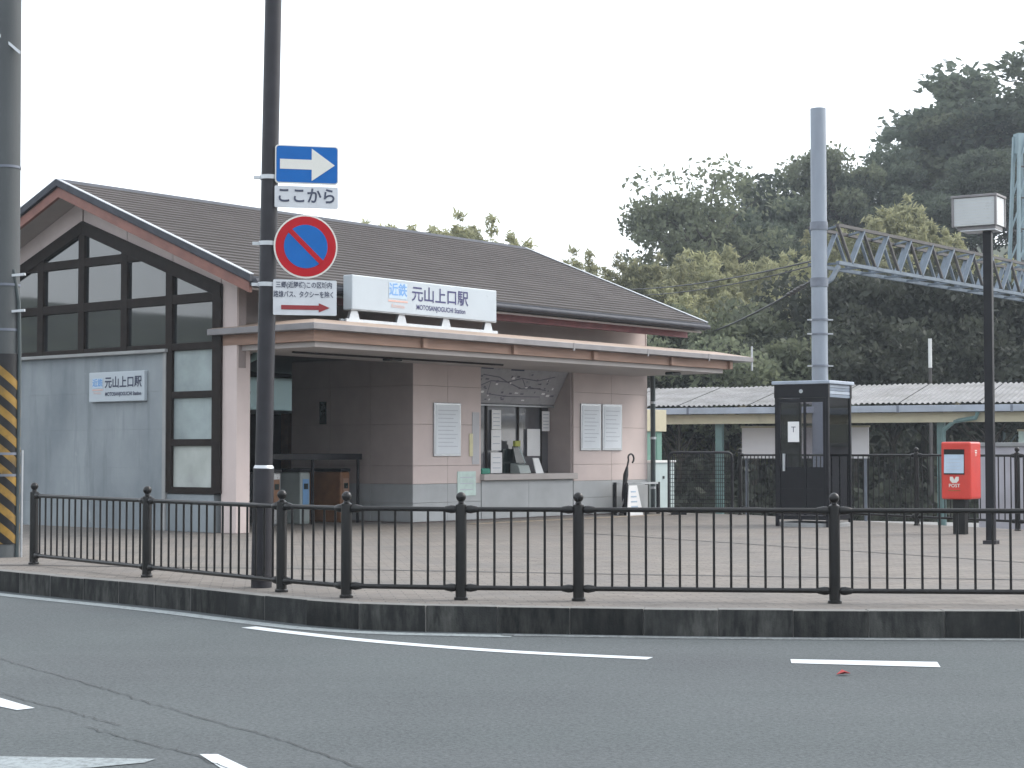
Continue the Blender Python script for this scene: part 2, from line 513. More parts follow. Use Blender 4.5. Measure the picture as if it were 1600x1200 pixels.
leaf('leaf_bamboo', (.26,.27,.155), (.40,.39,.23), .55)
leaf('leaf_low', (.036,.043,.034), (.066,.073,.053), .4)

# ------------------------------------------------------------------ terrain, road, forecourt
ROAD_Z = -0.21
def sheet(name, pts, z, m, parent=None, kind='structure'):
    mb = MB(); mb.add([(x, y, z) for x, y in pts], [tuple(range(len(pts)))])
    o = mb.build(name, m, parent)
    if parent is None and kind: o['kind'] = kind
    return o

sheet('ground', [(-425,-425),(425,-425),(425,195),(-425,195)], -1.6, 'earth')

def smooth(a, b, x):
    t = min(1, max(0, (x-a)/(b-a))); return t*t*(3-2*t)
def hill_h(x, y):
    base = -1.0
    back = smooth(50, 96, y)
    right = smooth(2, 34, x)
    return base + back*(4.2 + 7.5*right) + smooth(90, 170, y)*(1.0 + 9*right) + .35*math.sin(x*.5+y*.3)*back

def terrain(name, x0, x1, y0, y1, nx, ny, fn, m):
    vs = [(x0+(x1-x0)*i/nx, y0+(y1-y0)*j/ny, 0) for j in range(ny+1) for i in range(nx+1)]
    vs = [(x, y, fn(x, y)) for x, y, _ in vs]
    fs = [(j*(nx+1)+i, j*(nx+1)+i+1, (j+1)*(nx+1)+i+1, (j+1)*(nx+1)+i) for j in range(ny) for i in range(nx)]
    mb = MB(); mb.add(vs, fs)
    o = mb.build(name, m, smooth=True); o['kind'] = 'structure'
    return o
terrain('hill', -70, 90, 49, 190, 60, 50, hill_h, 'hillside')
# the valley side opposite the station, mirrored in the gable panes
def far_h(x, y):
    d = math.hypot(x, y+10)
    return -1.5 + 20.5*smooth(110, 240, d)*(1 + .22*math.sin(x*.021+1) + .12*math.sin(x*.06+y*.03))
terrain('hill', -420, 420, -420, -60, 60, 30, far_h, 'hillside')
terrain('hill', -420, -100, -60, 190, 40, 34, far_h, 'hillside')
sheet('track_bed', [(-60,37.5),(3.4,37.2),(5.1,36.0),(9.2,28.2),(15,20),(80,20),(80,52),(-60,52)], -.9, 'ballast')

kerb_path = [(-16,29.6),(-10,23.2),(-7.2,20.3),(-5.48,18.55),(-4.56,17.67),(-3.74,16.92),(-2.98,16.18),(-2.27,15.42),(-1.63,14.80),(-1.06,14.46),
             (-.26,14.27),(.52,14.14),(1.55,14.0),(2.56,13.92),(4.08,13.86),(7,13.8),(16,13.7)]
def catmull(P, step=.05):
    out = []
    for i in range(len(P)-1):
        p0 = P[max(i-1, 0)]; p1 = P[i]; p2 = P[i+1]; p3 = P[min(i+2, len(P)-1)]
        L = math.dist(p1, p2); n = max(2, int(L/step))
        for k in range(n):
            t = k/n
            out.append(tuple(.5*((2*p1[c]) + (-p0[c]+p2[c])*t + (2*p0[c]-5*p1[c]+4*p2[c]-p3[c])*t*t + (-p0[c]+3*p1[c]-3*p2[c]+p3[c])*t**3) for c in (0,1)))
    out.append(P[-1]); return out
KP = catmull(kerb_path)
def offset(P, d):
    out = []
    for i, p in enumerate(P):
        a = P[max(i-3, 0)]; b = P[min(i+3, len(P)-1)]
        t = Vector((b[0]-a[0], b[1]-a[1])).normalized()
        out.append((p[0] - t.y*d, p[1] + t.x*d))
    return out

road = sheet('road', [(-90,-60),(90,-60),(90,13.4),(16,13.76)] + [(x, y+.03) for x, y in KP[::-8]] + [(-16.2,29.7),(-90,90)], ROAD_Z, 'asphalt')

inner = offset(KP, .17)
plz = inner[::6] + [(16,20),(9.0,27.4),(4.75,35.4),(3.3,36.6),(3.3,48.6),(-33,48.6)]
mb = MB(); mb.prism([(x, y, 0.0) for x, y in plz], (0, 0, -1.2))
plaza = mb.build('forecourt_paving', 'paving'); plaza['kind'] = 'structure'

def strip(P, w, z, name, m, parent):
    a = offset(P, w/2) if len(P) > 2 else None
    if a is None:
        t = Vector((P[1][0]-P[0][0], P[1][1]-P[0][1])).normalized()
        a = [(p[0]-t.y*w/2, p[1]+t.x*w/2) for p in P]; b = [(p[0]+t.y*w/2, p[1]-t.x*w/2) for p in P]
    else:
        b = offset(P, -w/2)
    n = len(P)
    mb = MB(); mb.add([(x, y, z) for x, y in a] + [(x, y, z) for x, y in b], [(i, i+n, i+1+n, i+1) for i in range(n-1)])
    return mb.build(name, m, parent)
def poly(pts, z, name, m, parent):
    mb = MB(); mb.add([(x, y, z) for x, y in pts], [tuple(range(len(pts)))])
    return mb.build(name, m, parent)

# drain lines across the forecourt
strip(catmull([(-6,19.6),(-1.81,18.82),(1.72,17.94),(5.11,17.31),(11,16.3)], .3), .09, .004, 'drain_line', 'drain', plaza)
strip(catmull([(.9,27.6),(2.43,25.3),(5.91,20.02),(9,15.6)], .3), .07, .0045, 'drain_line', 'drain', plaza)

# kerb stones, each its own block
kerb = empty('kerb', (0,0,0)); kerb['kind'] = 'structure'
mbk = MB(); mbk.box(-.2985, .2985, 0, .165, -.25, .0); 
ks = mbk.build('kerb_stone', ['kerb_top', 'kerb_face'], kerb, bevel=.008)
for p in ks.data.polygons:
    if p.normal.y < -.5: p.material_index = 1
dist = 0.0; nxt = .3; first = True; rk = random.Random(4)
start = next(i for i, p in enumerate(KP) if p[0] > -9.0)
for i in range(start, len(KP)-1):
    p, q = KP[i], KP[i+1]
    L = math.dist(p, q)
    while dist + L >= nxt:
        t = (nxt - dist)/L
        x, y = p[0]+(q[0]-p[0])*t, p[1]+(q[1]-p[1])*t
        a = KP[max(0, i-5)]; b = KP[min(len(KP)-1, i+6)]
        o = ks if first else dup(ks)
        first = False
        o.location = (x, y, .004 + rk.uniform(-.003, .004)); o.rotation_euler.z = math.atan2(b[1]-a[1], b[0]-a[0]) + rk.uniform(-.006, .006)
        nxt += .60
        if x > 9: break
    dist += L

# painted lines
z1 = ROAD_Z + .004
edge_line = [p for p in offset(KP, -.24) if p[0] < .2][::6]
strip(edge_line, .18, z1, 'edge_line', 'faded_paint', road)
edge2 = [p for p in offset(KP, -.15) if -.1 < p[0] < 15][::6]
strip(edge2, .13, z1, 'edge_line', 'worn_paint', road)
def taper_strip(P, W, name, m):
    a = []; b = []
    for i, p in enumerate(P):
        q = P[max(i-1,0)]; r = P[min(i+1,len(P)-1)]
        t = Vector((r[0]-q[0], r[1]-q[1])).normalized()
        a.append((p[0]-t.y*W/2, p[1]+t.x*W/2)); b.append((p[0]+t.y*W/2, p[1]-t.x*W/2))
    n = len(P)
    mb = MB(); mb.add([(x, y, z1) for x, y in a] + [(x, y, z1) for x, y in b], [(i, i+n, i+1+n, i+1) for i in range(n-1)])
    return mb.build(name, m, road)
taper_strip(catmull([(-2.23,14.70),(-1.85,14.30),(-1.0,13.54),(0,12.89),(.99,12.47)], .1), .15, 'lane_dash', 'road_paint')
poly([(1.99,12.42),(3.0,12.26),(2.95,11.96),(1.96,12.19)], z1, 'lane_dash', 'road_paint', road)
poly([(-4.2,11.9),(-4.05,11.95),(-3.08,10.47),(-2.76,10.06),(-2.84,9.98),(-3.0,10.14),(-3.5,10.75)], z1, 'lane_dash', 'road_paint', road)
poly([(-4.2,8.52),(-2.49,8.47),(-1.72,8.40),(-1.75,8.30),(-2.43,7.9),(-4.2,7.7)], z1, 'stop_line', 'faded_paint', road)
poly([(-1.53,8.53),(-1.44,8.53),(-1.1,7.9),(-1.25,7.9)], z1, 'lane_dash', 'road_paint', road)
# cracks and seams in the asphalt
def crack(P, w, name, m, seed, amp=.018):
    rr = random.Random(seed); pts = []
    for i in range(len(P)-1):
        L = math.dist(P[i], P[i+1]); n = max(2, int(L/.06))
        for k in range(n):
            t = k/n
            pts.append((P[i][0]+(P[i+1][0]-P[i][0])*t + rr.uniform(-amp, amp), P[i][1]+(P[i+1][1]-P[i][1])*t + rr.uniform(-amp, amp)))
    pts.append(P[-1])
    a = [(x-w*rr.uniform(.15,.6), y) for x, y in pts]; b = [(x+w*rr.uniform(.15,.6), y+.004) for x, y in pts]
    n = len(pts)
    mb = MB(); mb.add([(x, y, z1+.002) for x, y in a] + [(x, y, z1+.002) for x, y in b], [(i, i+n, i+1+n, i+1) for i in range(n-1)])
    return mb.build(name, m, road)
crack([(-4.6,13.5),(-3.67,12.45),(-2.6,10.95)], .010, 'road_crack', 'tar', 1)
crack([(-2.6,10.95),(-1.79,9.75),(-1.26,9.05),(-.80,8.34),(-.4,7.6)], .009, 'road_crack', 'crack', 2)
crack([(-3.6,11.3),(-3.13,10.65),(-2.11,9.41)], .008, 'road_crack', 'crack', 3)
crack([(-2.30,9.36),(-1.57,8.52),(-1.36,8.21),(-1.0,7.6)], .009, 'road_crack', 'crack', 5)

# ------------------------------------------------------------------ station building
YAW = R(50.623)
OX, OY = -1.7748, 30.9907
def S(x, y, z=0.0):
    c, s = math.cos(YAW), math.sin(YAW)
    return (OX + x*c - y*s, OY + x*s + y*c, z)
XG, XE = -4.65, 7.32            # gable plane and far end
RY, RZ = 3.42, 5.87             # ridge
SL = (5.87-3.95)/4.84           # roof pitch
EY = -1.42                      # front eave
def roof_z(y): return RZ - SL*abs(y-RY)

st = empty('station_building', (OX, OY, 0), YAW,
           'pink station building with brown gabled roof and glazed gable behind the black railing', 'station')

# --- gable end wall: concrete panels below
cw = MB().box(XG+.03, XG+.25, 1.24, 7.3, 0, 2.90).build('concrete_wall', 'concrete', st)
pan = {}
ys = [1.24 + .607*i for i in range(11)]
zs = [0.0, .40, 1.02, 1.65, 2.27, 2.90]
for i in range(10):
    for j in range(5):
        h = zs[j+1]-zs[j]
        k = round(h, 2)
        if k not in pan:
            o = MB().box(0, .034, 0, .6055, 0, h-.0015).build('concrete_panel', 'concrete_panel', cw); pan[k] = o
        else:
            o = dup(pan[k])
        o.location = (XG-.002 + random.Random(i*9+j).uniform(-.001,.001), ys[i], zs[j])
MB().box(XG-.10, XG+.03, 1.10, 7.3, 2.90, 2.955).build('wall_coping', 'concrete_light', st, bevel=.008)
MB().box(XG-.012, XG+.25, -.02, 1.20, 0, .60).build('plinth', 'concrete', st, bevel=.01)
MB().box(XG-.05, XG+.02, 1.135, 1.215, 0, 2.9).build('wall_edge', 'concrete_light', st, bevel=.006)

# --- pink cladding round the gable glazing
SLG = (5.19-3.93)/3.48
def glass_top(y): return 5.22 - SLG*abs(y-RY)
def cl_top(y): return roof_z(y) - .24
gw = MB()
gw.prism([(XG+.05, y, z) for y, z in [(-.52,2.6),(-.52,cl_top(-.52)),(RY,cl_top(RY)),(7.36,cl_top(7.36)),(7.36,2.6),(7.0,2.6),(7.0,glass_top(7.0)),(RY,glass_top(RY)),(-.16,glass_top(-.16)),(-.16,2.6)]], (.15,0,0))
gws = gw.build('gable_wall', 'joint', st)
def clad(y0, y1):
    g = .006
    a, b = y0+g, y1-g
    pts = [(a, glass_top(a)), (b, glass_top(b)), (b, cl_top(b)), (a, cl_top(a))]
    MB().prism([(XG+.052, y, z) for y, z in pts], (-.04,0,0)).build('cladding_panel', 'pink_wall', gws)
for k in range(3):
    clad(-.14 + k*1.187, -.14 + (k+1)*1.187); clad(7.0-(k+1)*1.187 + .02, 7.0-k*1.187 + .02)
MB().box(XG+.012, XG+.30, -.515, -.165, .0, 2.99).build('corner_column', 'pink_wall', st, bevel=.01)
MB().box(XG+.012, XG+.052, -.515, -.15, 3.0, cl_top(-.33)-.06).build('cladding_panel', 'pink_wall', gws)

# --- glazing: frame bars and panes
gf = empty('gable_window', (0,0,0)); gf.parent = st
VY = [-.08, 1.09, 2.255, 3.42, 4.585, 5.75, 6.92]
HZ = [2.975, 3.75, 4.52]
for i, y in enumerate(VY):
    w = .105 if i in (0, 6) else .085
    z0 = .62 if i in (0, 1) else 2.93
    zt = glass_top(y) - .05
    MB().box(XG-.035, XG+.07, y-w, y+w, z0, zt).build('mullion', 'frame_brown', gf, bevel=.008)
for z in HZ:
    half = (5.22-.05-z)/SLG
    y0 = max(VY[0], RY-half); y1 = min(VY[-1], RY+half)
    hh = .075 if z > 3 else .06
    MB().box(XG-.03, XG+.066, y0, y1, z-hh, z+hh).build('transom', 'frame_brown', gf, bevel=.008)
for sgn in (-1, 1):
    ye = VY[0]-.1 if sgn < 0 else VY[-1]+.1
    pts = [(RY, glass_top(RY)+.02), (ye, glass_top(ye)+.02), (ye, glass_top(ye)-.20), (RY, glass_top(RY)-.20)]
    MB().prism([(XG-.045, y, z) for y, z in pts], (.12,0,0)).build('frame_rafter', 'frame_brown', gf, bevel=.006)
for z in (2.20, 1.43, .66):
    MB().box(XG-.03, XG+.066, -.08, 1.09, z-.055, z+.055).build('transom', 'frame_brown', gf, bevel=.008)
def clip_cell(y0, y1, z0, z1):
    """cell polygon under the sloping frame"""
    pts = [(y0,z0),(y1,z0),(y1,z1),(y0,z1)]
    out = []
    f = lambda p: (glass_top(p[0])-.12) - p[1]
    cells = [pts]
    if y0 < RY < y1: return pts
    n = len(pts)
    for i in range(n):
        a, b = pts[i], pts[(i+1) % n]
        fa, fb = f(a), f(b)
        if fa >= 0: out.append(a)
        if fa*fb < 0:
            t = fa/(fa-fb); out.append((a[0]+(b[0]-a[0])*t, a[1]+(b[1]-a[1])*t))
    return out
rows = [2.975, 3.75, 4.52, 5.4]
rnd = random.Random(11)
for i in range(6):
    for j in range(3):
        c = clip_cell(VY[i], VY[i+1], rows[j], rows[j+1])
        if len(c) >= 3:
            tx = rnd.uniform(-.004, .004); tz = rnd.uniform(-.003,.003); yc = VY[i]+.58; zc = rows[j]+.3
            MB().prism([(XG+.02 + (y-yc)*tx + (z-zc)*tz, y, z) for y, z in c], (.008,0,0)).build('pane', 'window_dark', gf)
for (z0, z1), m in (((2.2,2.975),'window_blind'), ((1.43,2.2),'window_blind'), ((.66,1.43),'window_pale')):
    MB().box(XG+.02, XG+.028, -.08, 1.09, z0, z1).build('pane', m, gf)

# --- roof
rf = empty('roof', (0,0,0)); rf.parent = st
XR0, XR1 = -5.19, 7.42
TH = .11
for sgn, nm in ((-1, 'front'), (1, 'back')):
    ye = RY + sgn*4.84
    d = [(RY, RZ-.02), (ye, 3.95-.02), (ye, 3.95-TH), (RY, RZ-TH)]
    MB().prism([(XR0+.02, y, z) for y, z in d], (XR1-XR0-.04,0,0)).build('roof_deck', 'flashing', rf)
# lapped courses of slate, one strip each
NC = 27
slope = math.atan(SL); run = 4.84/NC
for k in range(NC):
    y0 = RY - 4.84 + k*run - .012; y1 = y0 + run + .05
    zf = lambda y: 3.95 + (y-EY)*SL
    lift = .030
    a = [(y0, zf(y0)-.012), (y1, zf(y1)-.014), (y1, zf(y1)+.002), (y0, zf(y0)+lift)]
    MB().prism([(XR0+.035, y, z) for y, z in a], (XR1-XR0-.07,0,0)).build('slate_course', 'slate', rf)
MB().prism([(XR0+.03, y, z) for y, z in [(RY,RZ+.003),(8.26,3.953),(8.26,3.99),(RY,RZ+.03)]], (XR1-XR0-.06,0,0)).build('rear_slates', 'slate', rf)
MB().prism([(XR0-.01, y, z) for y, z in [(RY-.14,RZ-.03),(RY,RZ+.045),(RY+.14,RZ-.03)]], (XR1-XR0+.02,0,0)).build('ridge_cap', 'flashing', rf)
for x0, x1 in ((XR0-.03, XR0+.04), (XR1-.04, XR1+.03)):
    for sgn in (-1, 1):
        ye = RY + sgn*4.87
        zt = lambda y: roof_z(y)
        MB().prism([(x0, y, z) for y, z in [(RY,RZ+.03),(ye,zt(ye)+.03),(ye,zt(ye)-.085),(RY,RZ-.085)]], (x1-x0,0,0)).build('verge_flashing', 'flashing', rf, bevel=.006)
        MB().prism([(x0-.004, y, z) for y, z in [(RY,RZ+.042),(ye,zt(ye)+.042),(ye,zt(ye)+.031),(RY,RZ+.031)]], (x1-x0+.02,0,0)).build('verge_trim', 'flashing_light', rf)
for sgn in (-1, 1):
    ye = RY + sgn*4.80
    MB().prism([(XR0+.02, y, z) for y, z in [(RY,RZ-.088),(ye,roof_z(ye)-.088),(ye,roof_z(ye)-.27),(RY,RZ-.27)]], (.06,0,0)).build('barge_board', 'barge_red', rf)
    # underside of the roof
    yb = RY + sgn*4.76
    MB().prism([(XR0+.09, y, z) for y, z in [(RY,RZ-.20),(yb,roof_z(yb)-.20),(yb,roof_z(yb)-.235),(RY,RZ-.235)]], (XR1-XR0-.14,0,0)).build('soffit', 'soffit', rf)
MB().box(XR0+.03, XR1-.03, EY-.035, EY+.03, 3.80, 3.945).build('eave_fascia', 'flashing', rf, bevel=.006)
MB().tube([(XR0+.02, EY-.09, 3.86), (XR1-.02, EY-.09, 3.86)], .045, 10).build('eave_gutter', 'flashing', rf, smooth=True)
MB().box(XG+.2, XE-.05, -1.06, -.98, 3.66, 3.83).build('eave_beam', 'eave_maroon', rf)

# --- long front: upper wall, ticket office, side and rear walls
def panels(parent, face, u0, u1, rowsz, step, holes=(), m='pink_wall', base='grey_tile', basez=.7, rng=1):
    """face: function (u, depth, z)->point; panels of thickness .035 with open joints"""
    us = [u0]
    n = max(1, round((u1-u0)/step))
    us = [u0 + (u1-u0)*i/n for i in range(n+1)]
    for i in range(n):
        for j in range(len(rowsz)-1):
            a, b, z0, z1 = us[i]+.0025, us[i+1]-.0025, rowsz[j]+.0025, rowsz[j+1]-.0025
            mm = base if rowsz[j+1] <= basez+.001 else m
            P = [face(a,0,z0), face(b,0,z0), face(b,0,z1), face(a,0,z1)]
            d = Vector(face(a,.035,z0)) - Vector(face(a,0,z0))
            MB().prism(P, d).build('tile_panel' if mm == base else 'wall_panel', mm, parent, bevel=.0025, seg=1)
RZS = [0.02, .36, .70, 1.03, 1.78, 2.48, 2.98]
fw = MB()
fw.box(.04, 1.88, .036, .20, 0, 3.0); fw.box(4.74, XE-.04, .036, .20, 0, 3.0); fw.box(1.88, 4.74, .036, .20, 0, .74)
fwo = fw.build('front_wall', 'joint', st)
ff = lambda u, d, z: (u, d, z)
panels(fwo, ff, 0.0, 1.88, RZS, .95)
panels(fwo, ff, 4.74, XE, RZS, 1.29)
panels(fwo, ff, 1.90, 4.72, [.02,.74], 1.41, basez=.8)
MB().box(XG+.21, XE-.02, .02, .18, 2.99, 4.05).build('upper_wall', 'pink_wall', st)
iw = MB().box(.036, .20, .201, 3.16, 0, 3.0).build('side_wall', 'joint', st)
fi = lambda u, d, z: (d, u, z)
panels(iw, fi, .006, 3.15, RZS, 1.05, m='interior')
ew = MB().box(XE-.20, XE-.036, .201, 7.2, 0, 4.3).build('end_wall', 'joint', st)
fe = lambda u, d, z: (XE-d, u, z)
panels(ew, fe, .006, 7.2, RZS+[3.6,4.3], 1.2)
MB().prism([(XE-.03, y, z) for y, z in [(0.2,4.3),(7.2,4.3),(7.2,roof_z(7.2)-.25),(RY,RZ-.25),(.2,roof_z(.2)-.25)]], (-.15,0,0)).build('end_gable', 'pink_wall', st)
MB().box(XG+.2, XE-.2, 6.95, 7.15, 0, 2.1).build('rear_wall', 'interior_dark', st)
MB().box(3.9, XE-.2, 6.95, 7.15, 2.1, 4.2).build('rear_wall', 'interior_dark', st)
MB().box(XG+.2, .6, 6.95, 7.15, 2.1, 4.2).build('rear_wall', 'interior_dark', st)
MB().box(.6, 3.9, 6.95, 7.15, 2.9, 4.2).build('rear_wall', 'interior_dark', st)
MB().box(.6, 3.9, 7.0, 7.02, 2.19, 2.9).build('rear_window', 'frosted', st)
MB().box(.6, 3.9, 6.93, 7.08, 2.101, 2.19).build('window_sill', 'white_paint', st)
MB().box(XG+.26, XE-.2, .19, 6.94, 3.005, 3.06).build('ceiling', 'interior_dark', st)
MB().box(.201, 3.5, 3.0, 3.16, 0, 3.0).build('partition', 'interior', st)
MB().box(.9, 2.4, 4.2, 4.4, 0, 2.05).build('storage_locker', 'gate_wood', st)
# dark sign plate on the side wall
MB().box(-.03, -.002, 2.20, 2.36, 1.80, 2.22).build('wall_plate', 'screen_dark', st)

# ticket window recess
rc = empty('ticket_window', (0,0,0)); rc.parent = st
MB().box(1.885, 4.735, .62, .66, .86, 2.98).build('glass_screen', 'ticket_glass', rc)
MB().box(4.70, 4.735, .04, .62, .86, 2.98).build('reveal', 'interior', rc)
MB().box(1.885, 1.92, .04, .62, .86, 2.98).build('reveal', 'interior', rc)
MB().box(1.86, 4.76, -.10, .62, .745, .86).build('counter', 'fascia_pale', rc, bevel=.01)
for x in (2.75, 3.72, 4.45):
    MB().box(x-.02, x+.02, .59, .618, .86, 2.3).build('screen_bar', 'frame_brown', rc)
MB().box(1.92, 4.70, .585, .617, 2.20, 2.26).build('screen_bar', 'frame_brown', rc)
MB().box(3.20, 3.60, .56, .612, .86, 1.34).build('speaking_hatch', 'screen_dark', rc)

# --- canopy over the entrance and ticket window
cp = empty('canopy', (0,0,0)); cp.parent = st
CX0, CX1, CY0, CY1 = -4.80, 7.65, -2.40, .16
def frustum(x0,x1,y0,y1,z0, ix0,ix1,iy0,iy1,z1):
    return MB().add([(x0,y0,z0),(x1,y0,z0),(x1,y1,z0),(x0,y1,z0),(ix0,iy0,z1),(ix1,iy0,z1),(ix1,iy1,z1),(ix0,iy1,z1)],
                    [(3,2,1,0),(4,5,6,7),(0,1,5,4),(1,2,6,5),(2,3,7,6),(3,0,4,7)])
frustum(CX0,CX1,CY0,-.002,3.217, CX0+.55,CX1-.5,CY0+.55,-.002,3.328).build('canopy_cap', 'cap_metal', cp)
MB().box(CX0-.01, CX1+.01, CY0-.015, -.003, 3.12, 3.216).build('canopy_lip', 'lip_grey', cp, bevel=.006)
MB().box(CX0+.16, CX1-.55, CY0+.16, -.004, 2.955, 3.119).build('canopy_fascia', 'fascia_wood', cp)
MB().box(CX0+.26, CX1-.75, CY0+.24, -.005, 2.87, 2.954).build('canopy_soffit', 'fascia_pale', cp, bevel=.004)
for x in (-2.2, .1, 2.4, 4.9, 7.0):
    MB().box(x-.05, x+.05, CY0+.10, CY0+.158, 2.96, 3.115).build('bracket', 'fascia_wood', cp)
for x in (1.6, 3.9, 6.0):
    MB().box(x-.02, x+.02, CY0-.02, CY0+.0, 3.08, 3.218).build('lip_joint', 'lip_grey', cp)
for x, y in ((-1.6,-1.0),(5.75,-1.72)):
    MB().box(x-.16, x+.16, y-.09, y+.09, 2.81, 2.868).build('downlight', 'screen_dark', cp, bevel=.02)
MB().tube([(-4.0,-1.1,2.85),(1.2,-1.1,2.85)], .018, 6).build('conduit', 'frame_brown', cp)
# worn tactile tiles in front of the ticket window (part of the forecourt)
t0 = MB().box(-.146, .146, -.146, .146, 0, .006).build('tactile_tile', 'tactile', plaza, bevel=.003, seg=1)
for k in range(20):
    o_ = t0 if k == 0 else dup(t0)
    o_.location = S(.6 + k*.30, -1.0, .001); o_.rotation_euler.z = YAW
MB().cyl((CX1+.05,CY0+.05,2.95), (CX1+.05,CY0+.05,3.45), .022, n=8).build('rain_rod', 'alu', cp)
# --- rainwater pipes on the building
dp = MB().tube([(XE-.13,-.20,2.94),(XE-.10,-.20,2.86),(XE+.06,-.10,2.68),(XE+.08,-.09,2.60),(XE+.08,-.09,0.02)], .055, 10).build('downpipe', 'dark_pipe', st, smooth=True)
for z in (.5, 1.55, 2.3):
    MB().cyl((XE+.08,-.09,z), (XE+.08,-.09,z+.05), .07, n=10).build('pipe_clip', 'alu', dp)
dp2 = MB().tube([(-4.0,-.30,2.93),(-4.03,-.26,2.8),(-4.18,-.22,2.7),(-4.18,-.22,.02)], .06, 10).build('downpipe', 'teal_pipe', st, smooth=True)
for z in (.5, 1.4, 2.2):
    MB().cyl((-4.18,-.22,z), (-4.18,-.22,z+.05), .075, n=10).build('pipe_clip', 'dark_pipe', dp2)
MB().box(XG+.05, -4.1, -.13, .02, 2.0, 2.99).build('entrance_pier', 'interior_dark', st)

# ------------------------------------------------------------------ signs and boards on the station
def logo(parent, x, y, z, s):
    MB().box(x-.30*s, x+.30*s, y-.001, y, z-.02*s, z+.34*s).build('logo_mark', 'post_plate', parent)
    text('lettering', '近鉄', .30*s, 'logo_blue', parent, x, y-.003, z+.16*s, bold=.006*s)
    MB().box(x-.32*s, x+.32*s, y-.001, y, z-.10*s, z-.06*s).build('logo_bar', 'logo_red', parent)
    text('lettering', 'Kintetsu', .13*s, 'logo_red', parent, x, y-.003, z-.19*s)

sg = empty('station_sign', S(-3.34, -1.66, 3.33), YAW, 'long white station name board standing on brackets on the canopy', 'sign')
MB().box(0, 3.57, -.10, .10, .21, .76).build('sign_box', 'white_sign', sg, bevel=.012)
MB().box(-.008, 3.578, -.085, .085, .20, .207).build('sign_tray', 'alu', sg)
for k in range(4):
    x = .14 + k*1.10
    MB().prism([(x-.13,-.02,0.03),(x+.13,-.02,.03),(x+.07,-.02,.20),(x-.07,-.02,.20)], (0,.06,0)).build('bracket', 'alu', sg, bevel=.004)
MB().box(-.08, 3.65, -.06, -.022, .0, .06).build('base_rail', 'alu', sg)
MB().box(-.08, 3.65, .062, .10, -.04, .06).build('base_rail', 'alu', sg)
logo(sg, 1.06, -.104, .46, .72)
text('lettering', '元山上口駅', .27, 'navy', sg, 2.10, -.104, .54, sx=1.06, bold=.004)
text('lettering', 'MOTOSANJOGUCHI Station', .115, 'navy', sg, 2.12, -.104, .335, sx=.88, bold=.002)

ws = empty('station_sign', S(XG-.006, 3.11, 2.12), YAW-R(90), 'small white station name plate mounted on the concrete gable wall', 'sign')
MB().box(0, 1.47, -.075, -.0, 0, .50).build('sign_box', 'white_sign', ws, bevel=.012)
logo(ws, .24, -.079, .24, .46)
text('lettering', '元山上口駅', .20, 'ink', ws, .92, -.079, .31, sx=.98, bold=.005)
text('lettering', 'MOTOSANJOGUCHI Station', .085, 'ink', ws, .92, -.079, .125, sx=.92, bold=.003)
MB().box(.455, .462, -.078, -.075, .10, .40).build('divider', 'ink_faint', ws)

def notice(x0, x1, z0, z1, label, lines, frame='alu'):
    o = empty('notice_board', S(x0, -.002, z0), YAW, label, 'notice board')
    w, h = x1-x0, z1-z0
    MB().box(0, w, -.035, -.0, 0, h).build('frame', frame, o, bevel=.008)
    MB().box(.045, w-.045, -.040, -.036, .045, h-.045).build('sheet', 'board_face', o)
    for k in range(lines):
        z = h-.14 - (h-.25)*k/lines
        MB().box(.10, w-.10 - .12*((k*7) % 3)/2, -.0425, -.0405, z-.007, z+.007).build('print_line', 'ink_faint', o)
    return o
notice(.53, 1.27, 1.20, 2.18, 'white framed notice board left of the ticket window', 10)
notice(4.95, 5.63, 1.31, 2.26, 'white notice board right of the ticket window, the left one of the pair', 9)
notice(5.68, 6.36, 1.31, 2.26, 'white notice board of the pair, the one nearer the downpipe', 8)

# fare map board, leaning back over the counter
fm = empty('fare_map_board', S(1.93, .05, 2.93), YAW, 'slanting grey railway fare map above the ticket window', 'board')
v1 = Vector((0, .42, -.71)); nv = Vector((0, -.71, -.42)).normalized()
MB().prism([(0,0,0),(2.76,0,0),tuple(Vector((2.76,0,0))+v1),tuple(v1)], (0,.03,.02)).build('panel', 'map_board', fm)
rr = random.Random(8)
def on(u, t): 
    p = Vector((u, 0, 0)) + v1*t + nv*.004; return p
def mapline(P, w, m):
    mb = MB()
    for a, b in zip(P[:-1], P[1:]):
        pa, pb = on(*a), on(*b); d = (pb-pa).normalized(); s = d.cross(nv).normalized()*(w/2)
        mb.add([pa-s, pb-s, pb+s, pa+s], [(0,1,2,3)])
    return mb.build('map_line', m, fm)
mapline([(.1,.62),(.5,.40),(1.0,.42),(1.4,.30),(1.9,.35),(2.4,.22)], .022, 'map_ink')
mapline([(.2,.25),(.7,.30),(1.0,.42),(1.5,.58),(2.1,.55)], .022, 'map_ink')
mapline([(1.4,.30),(1.6,.52),(2.3,.60)], .018, 'map_ink')
mapline([(.5,.40),(.55,.75),(1.2,.80),(2.2,.78)], .018, 'map_ink')
for k in range(46):
    u, t = rr.uniform(.1,2.6), rr.uniform(.16,.9)
    w, hh = rr.uniform(.03,.11), rr.uniform(.03,.06)
    mb = MB(); q = [on(u,t), on(u+w,t), on(u+w,t+hh), on(u,t+hh)]
    mb.add([p+nv*.001 for p in q], [(0,1,2,3)]).build('map_label', 'map_ink' if k % 3 else 'paper', fm)
mb = MB(); mb.add([on(.06,.05)+nv*.001, on(.42,.05)+nv*.001, on(.42,.10)+nv*.001, on(.06,.10)+nv*.001], [(0,1,2,3)]).build('map_title', 'ink', fm)
mb = MB(); mb.add([on(.95,.05)+nv*.001, on(1.35,.05)+nv*.001, on(1.35,.11)+nv*.001, on(.95,.11)+nv*.001], [(0,1,2,3)]).build('map_title', 'ink', fm)
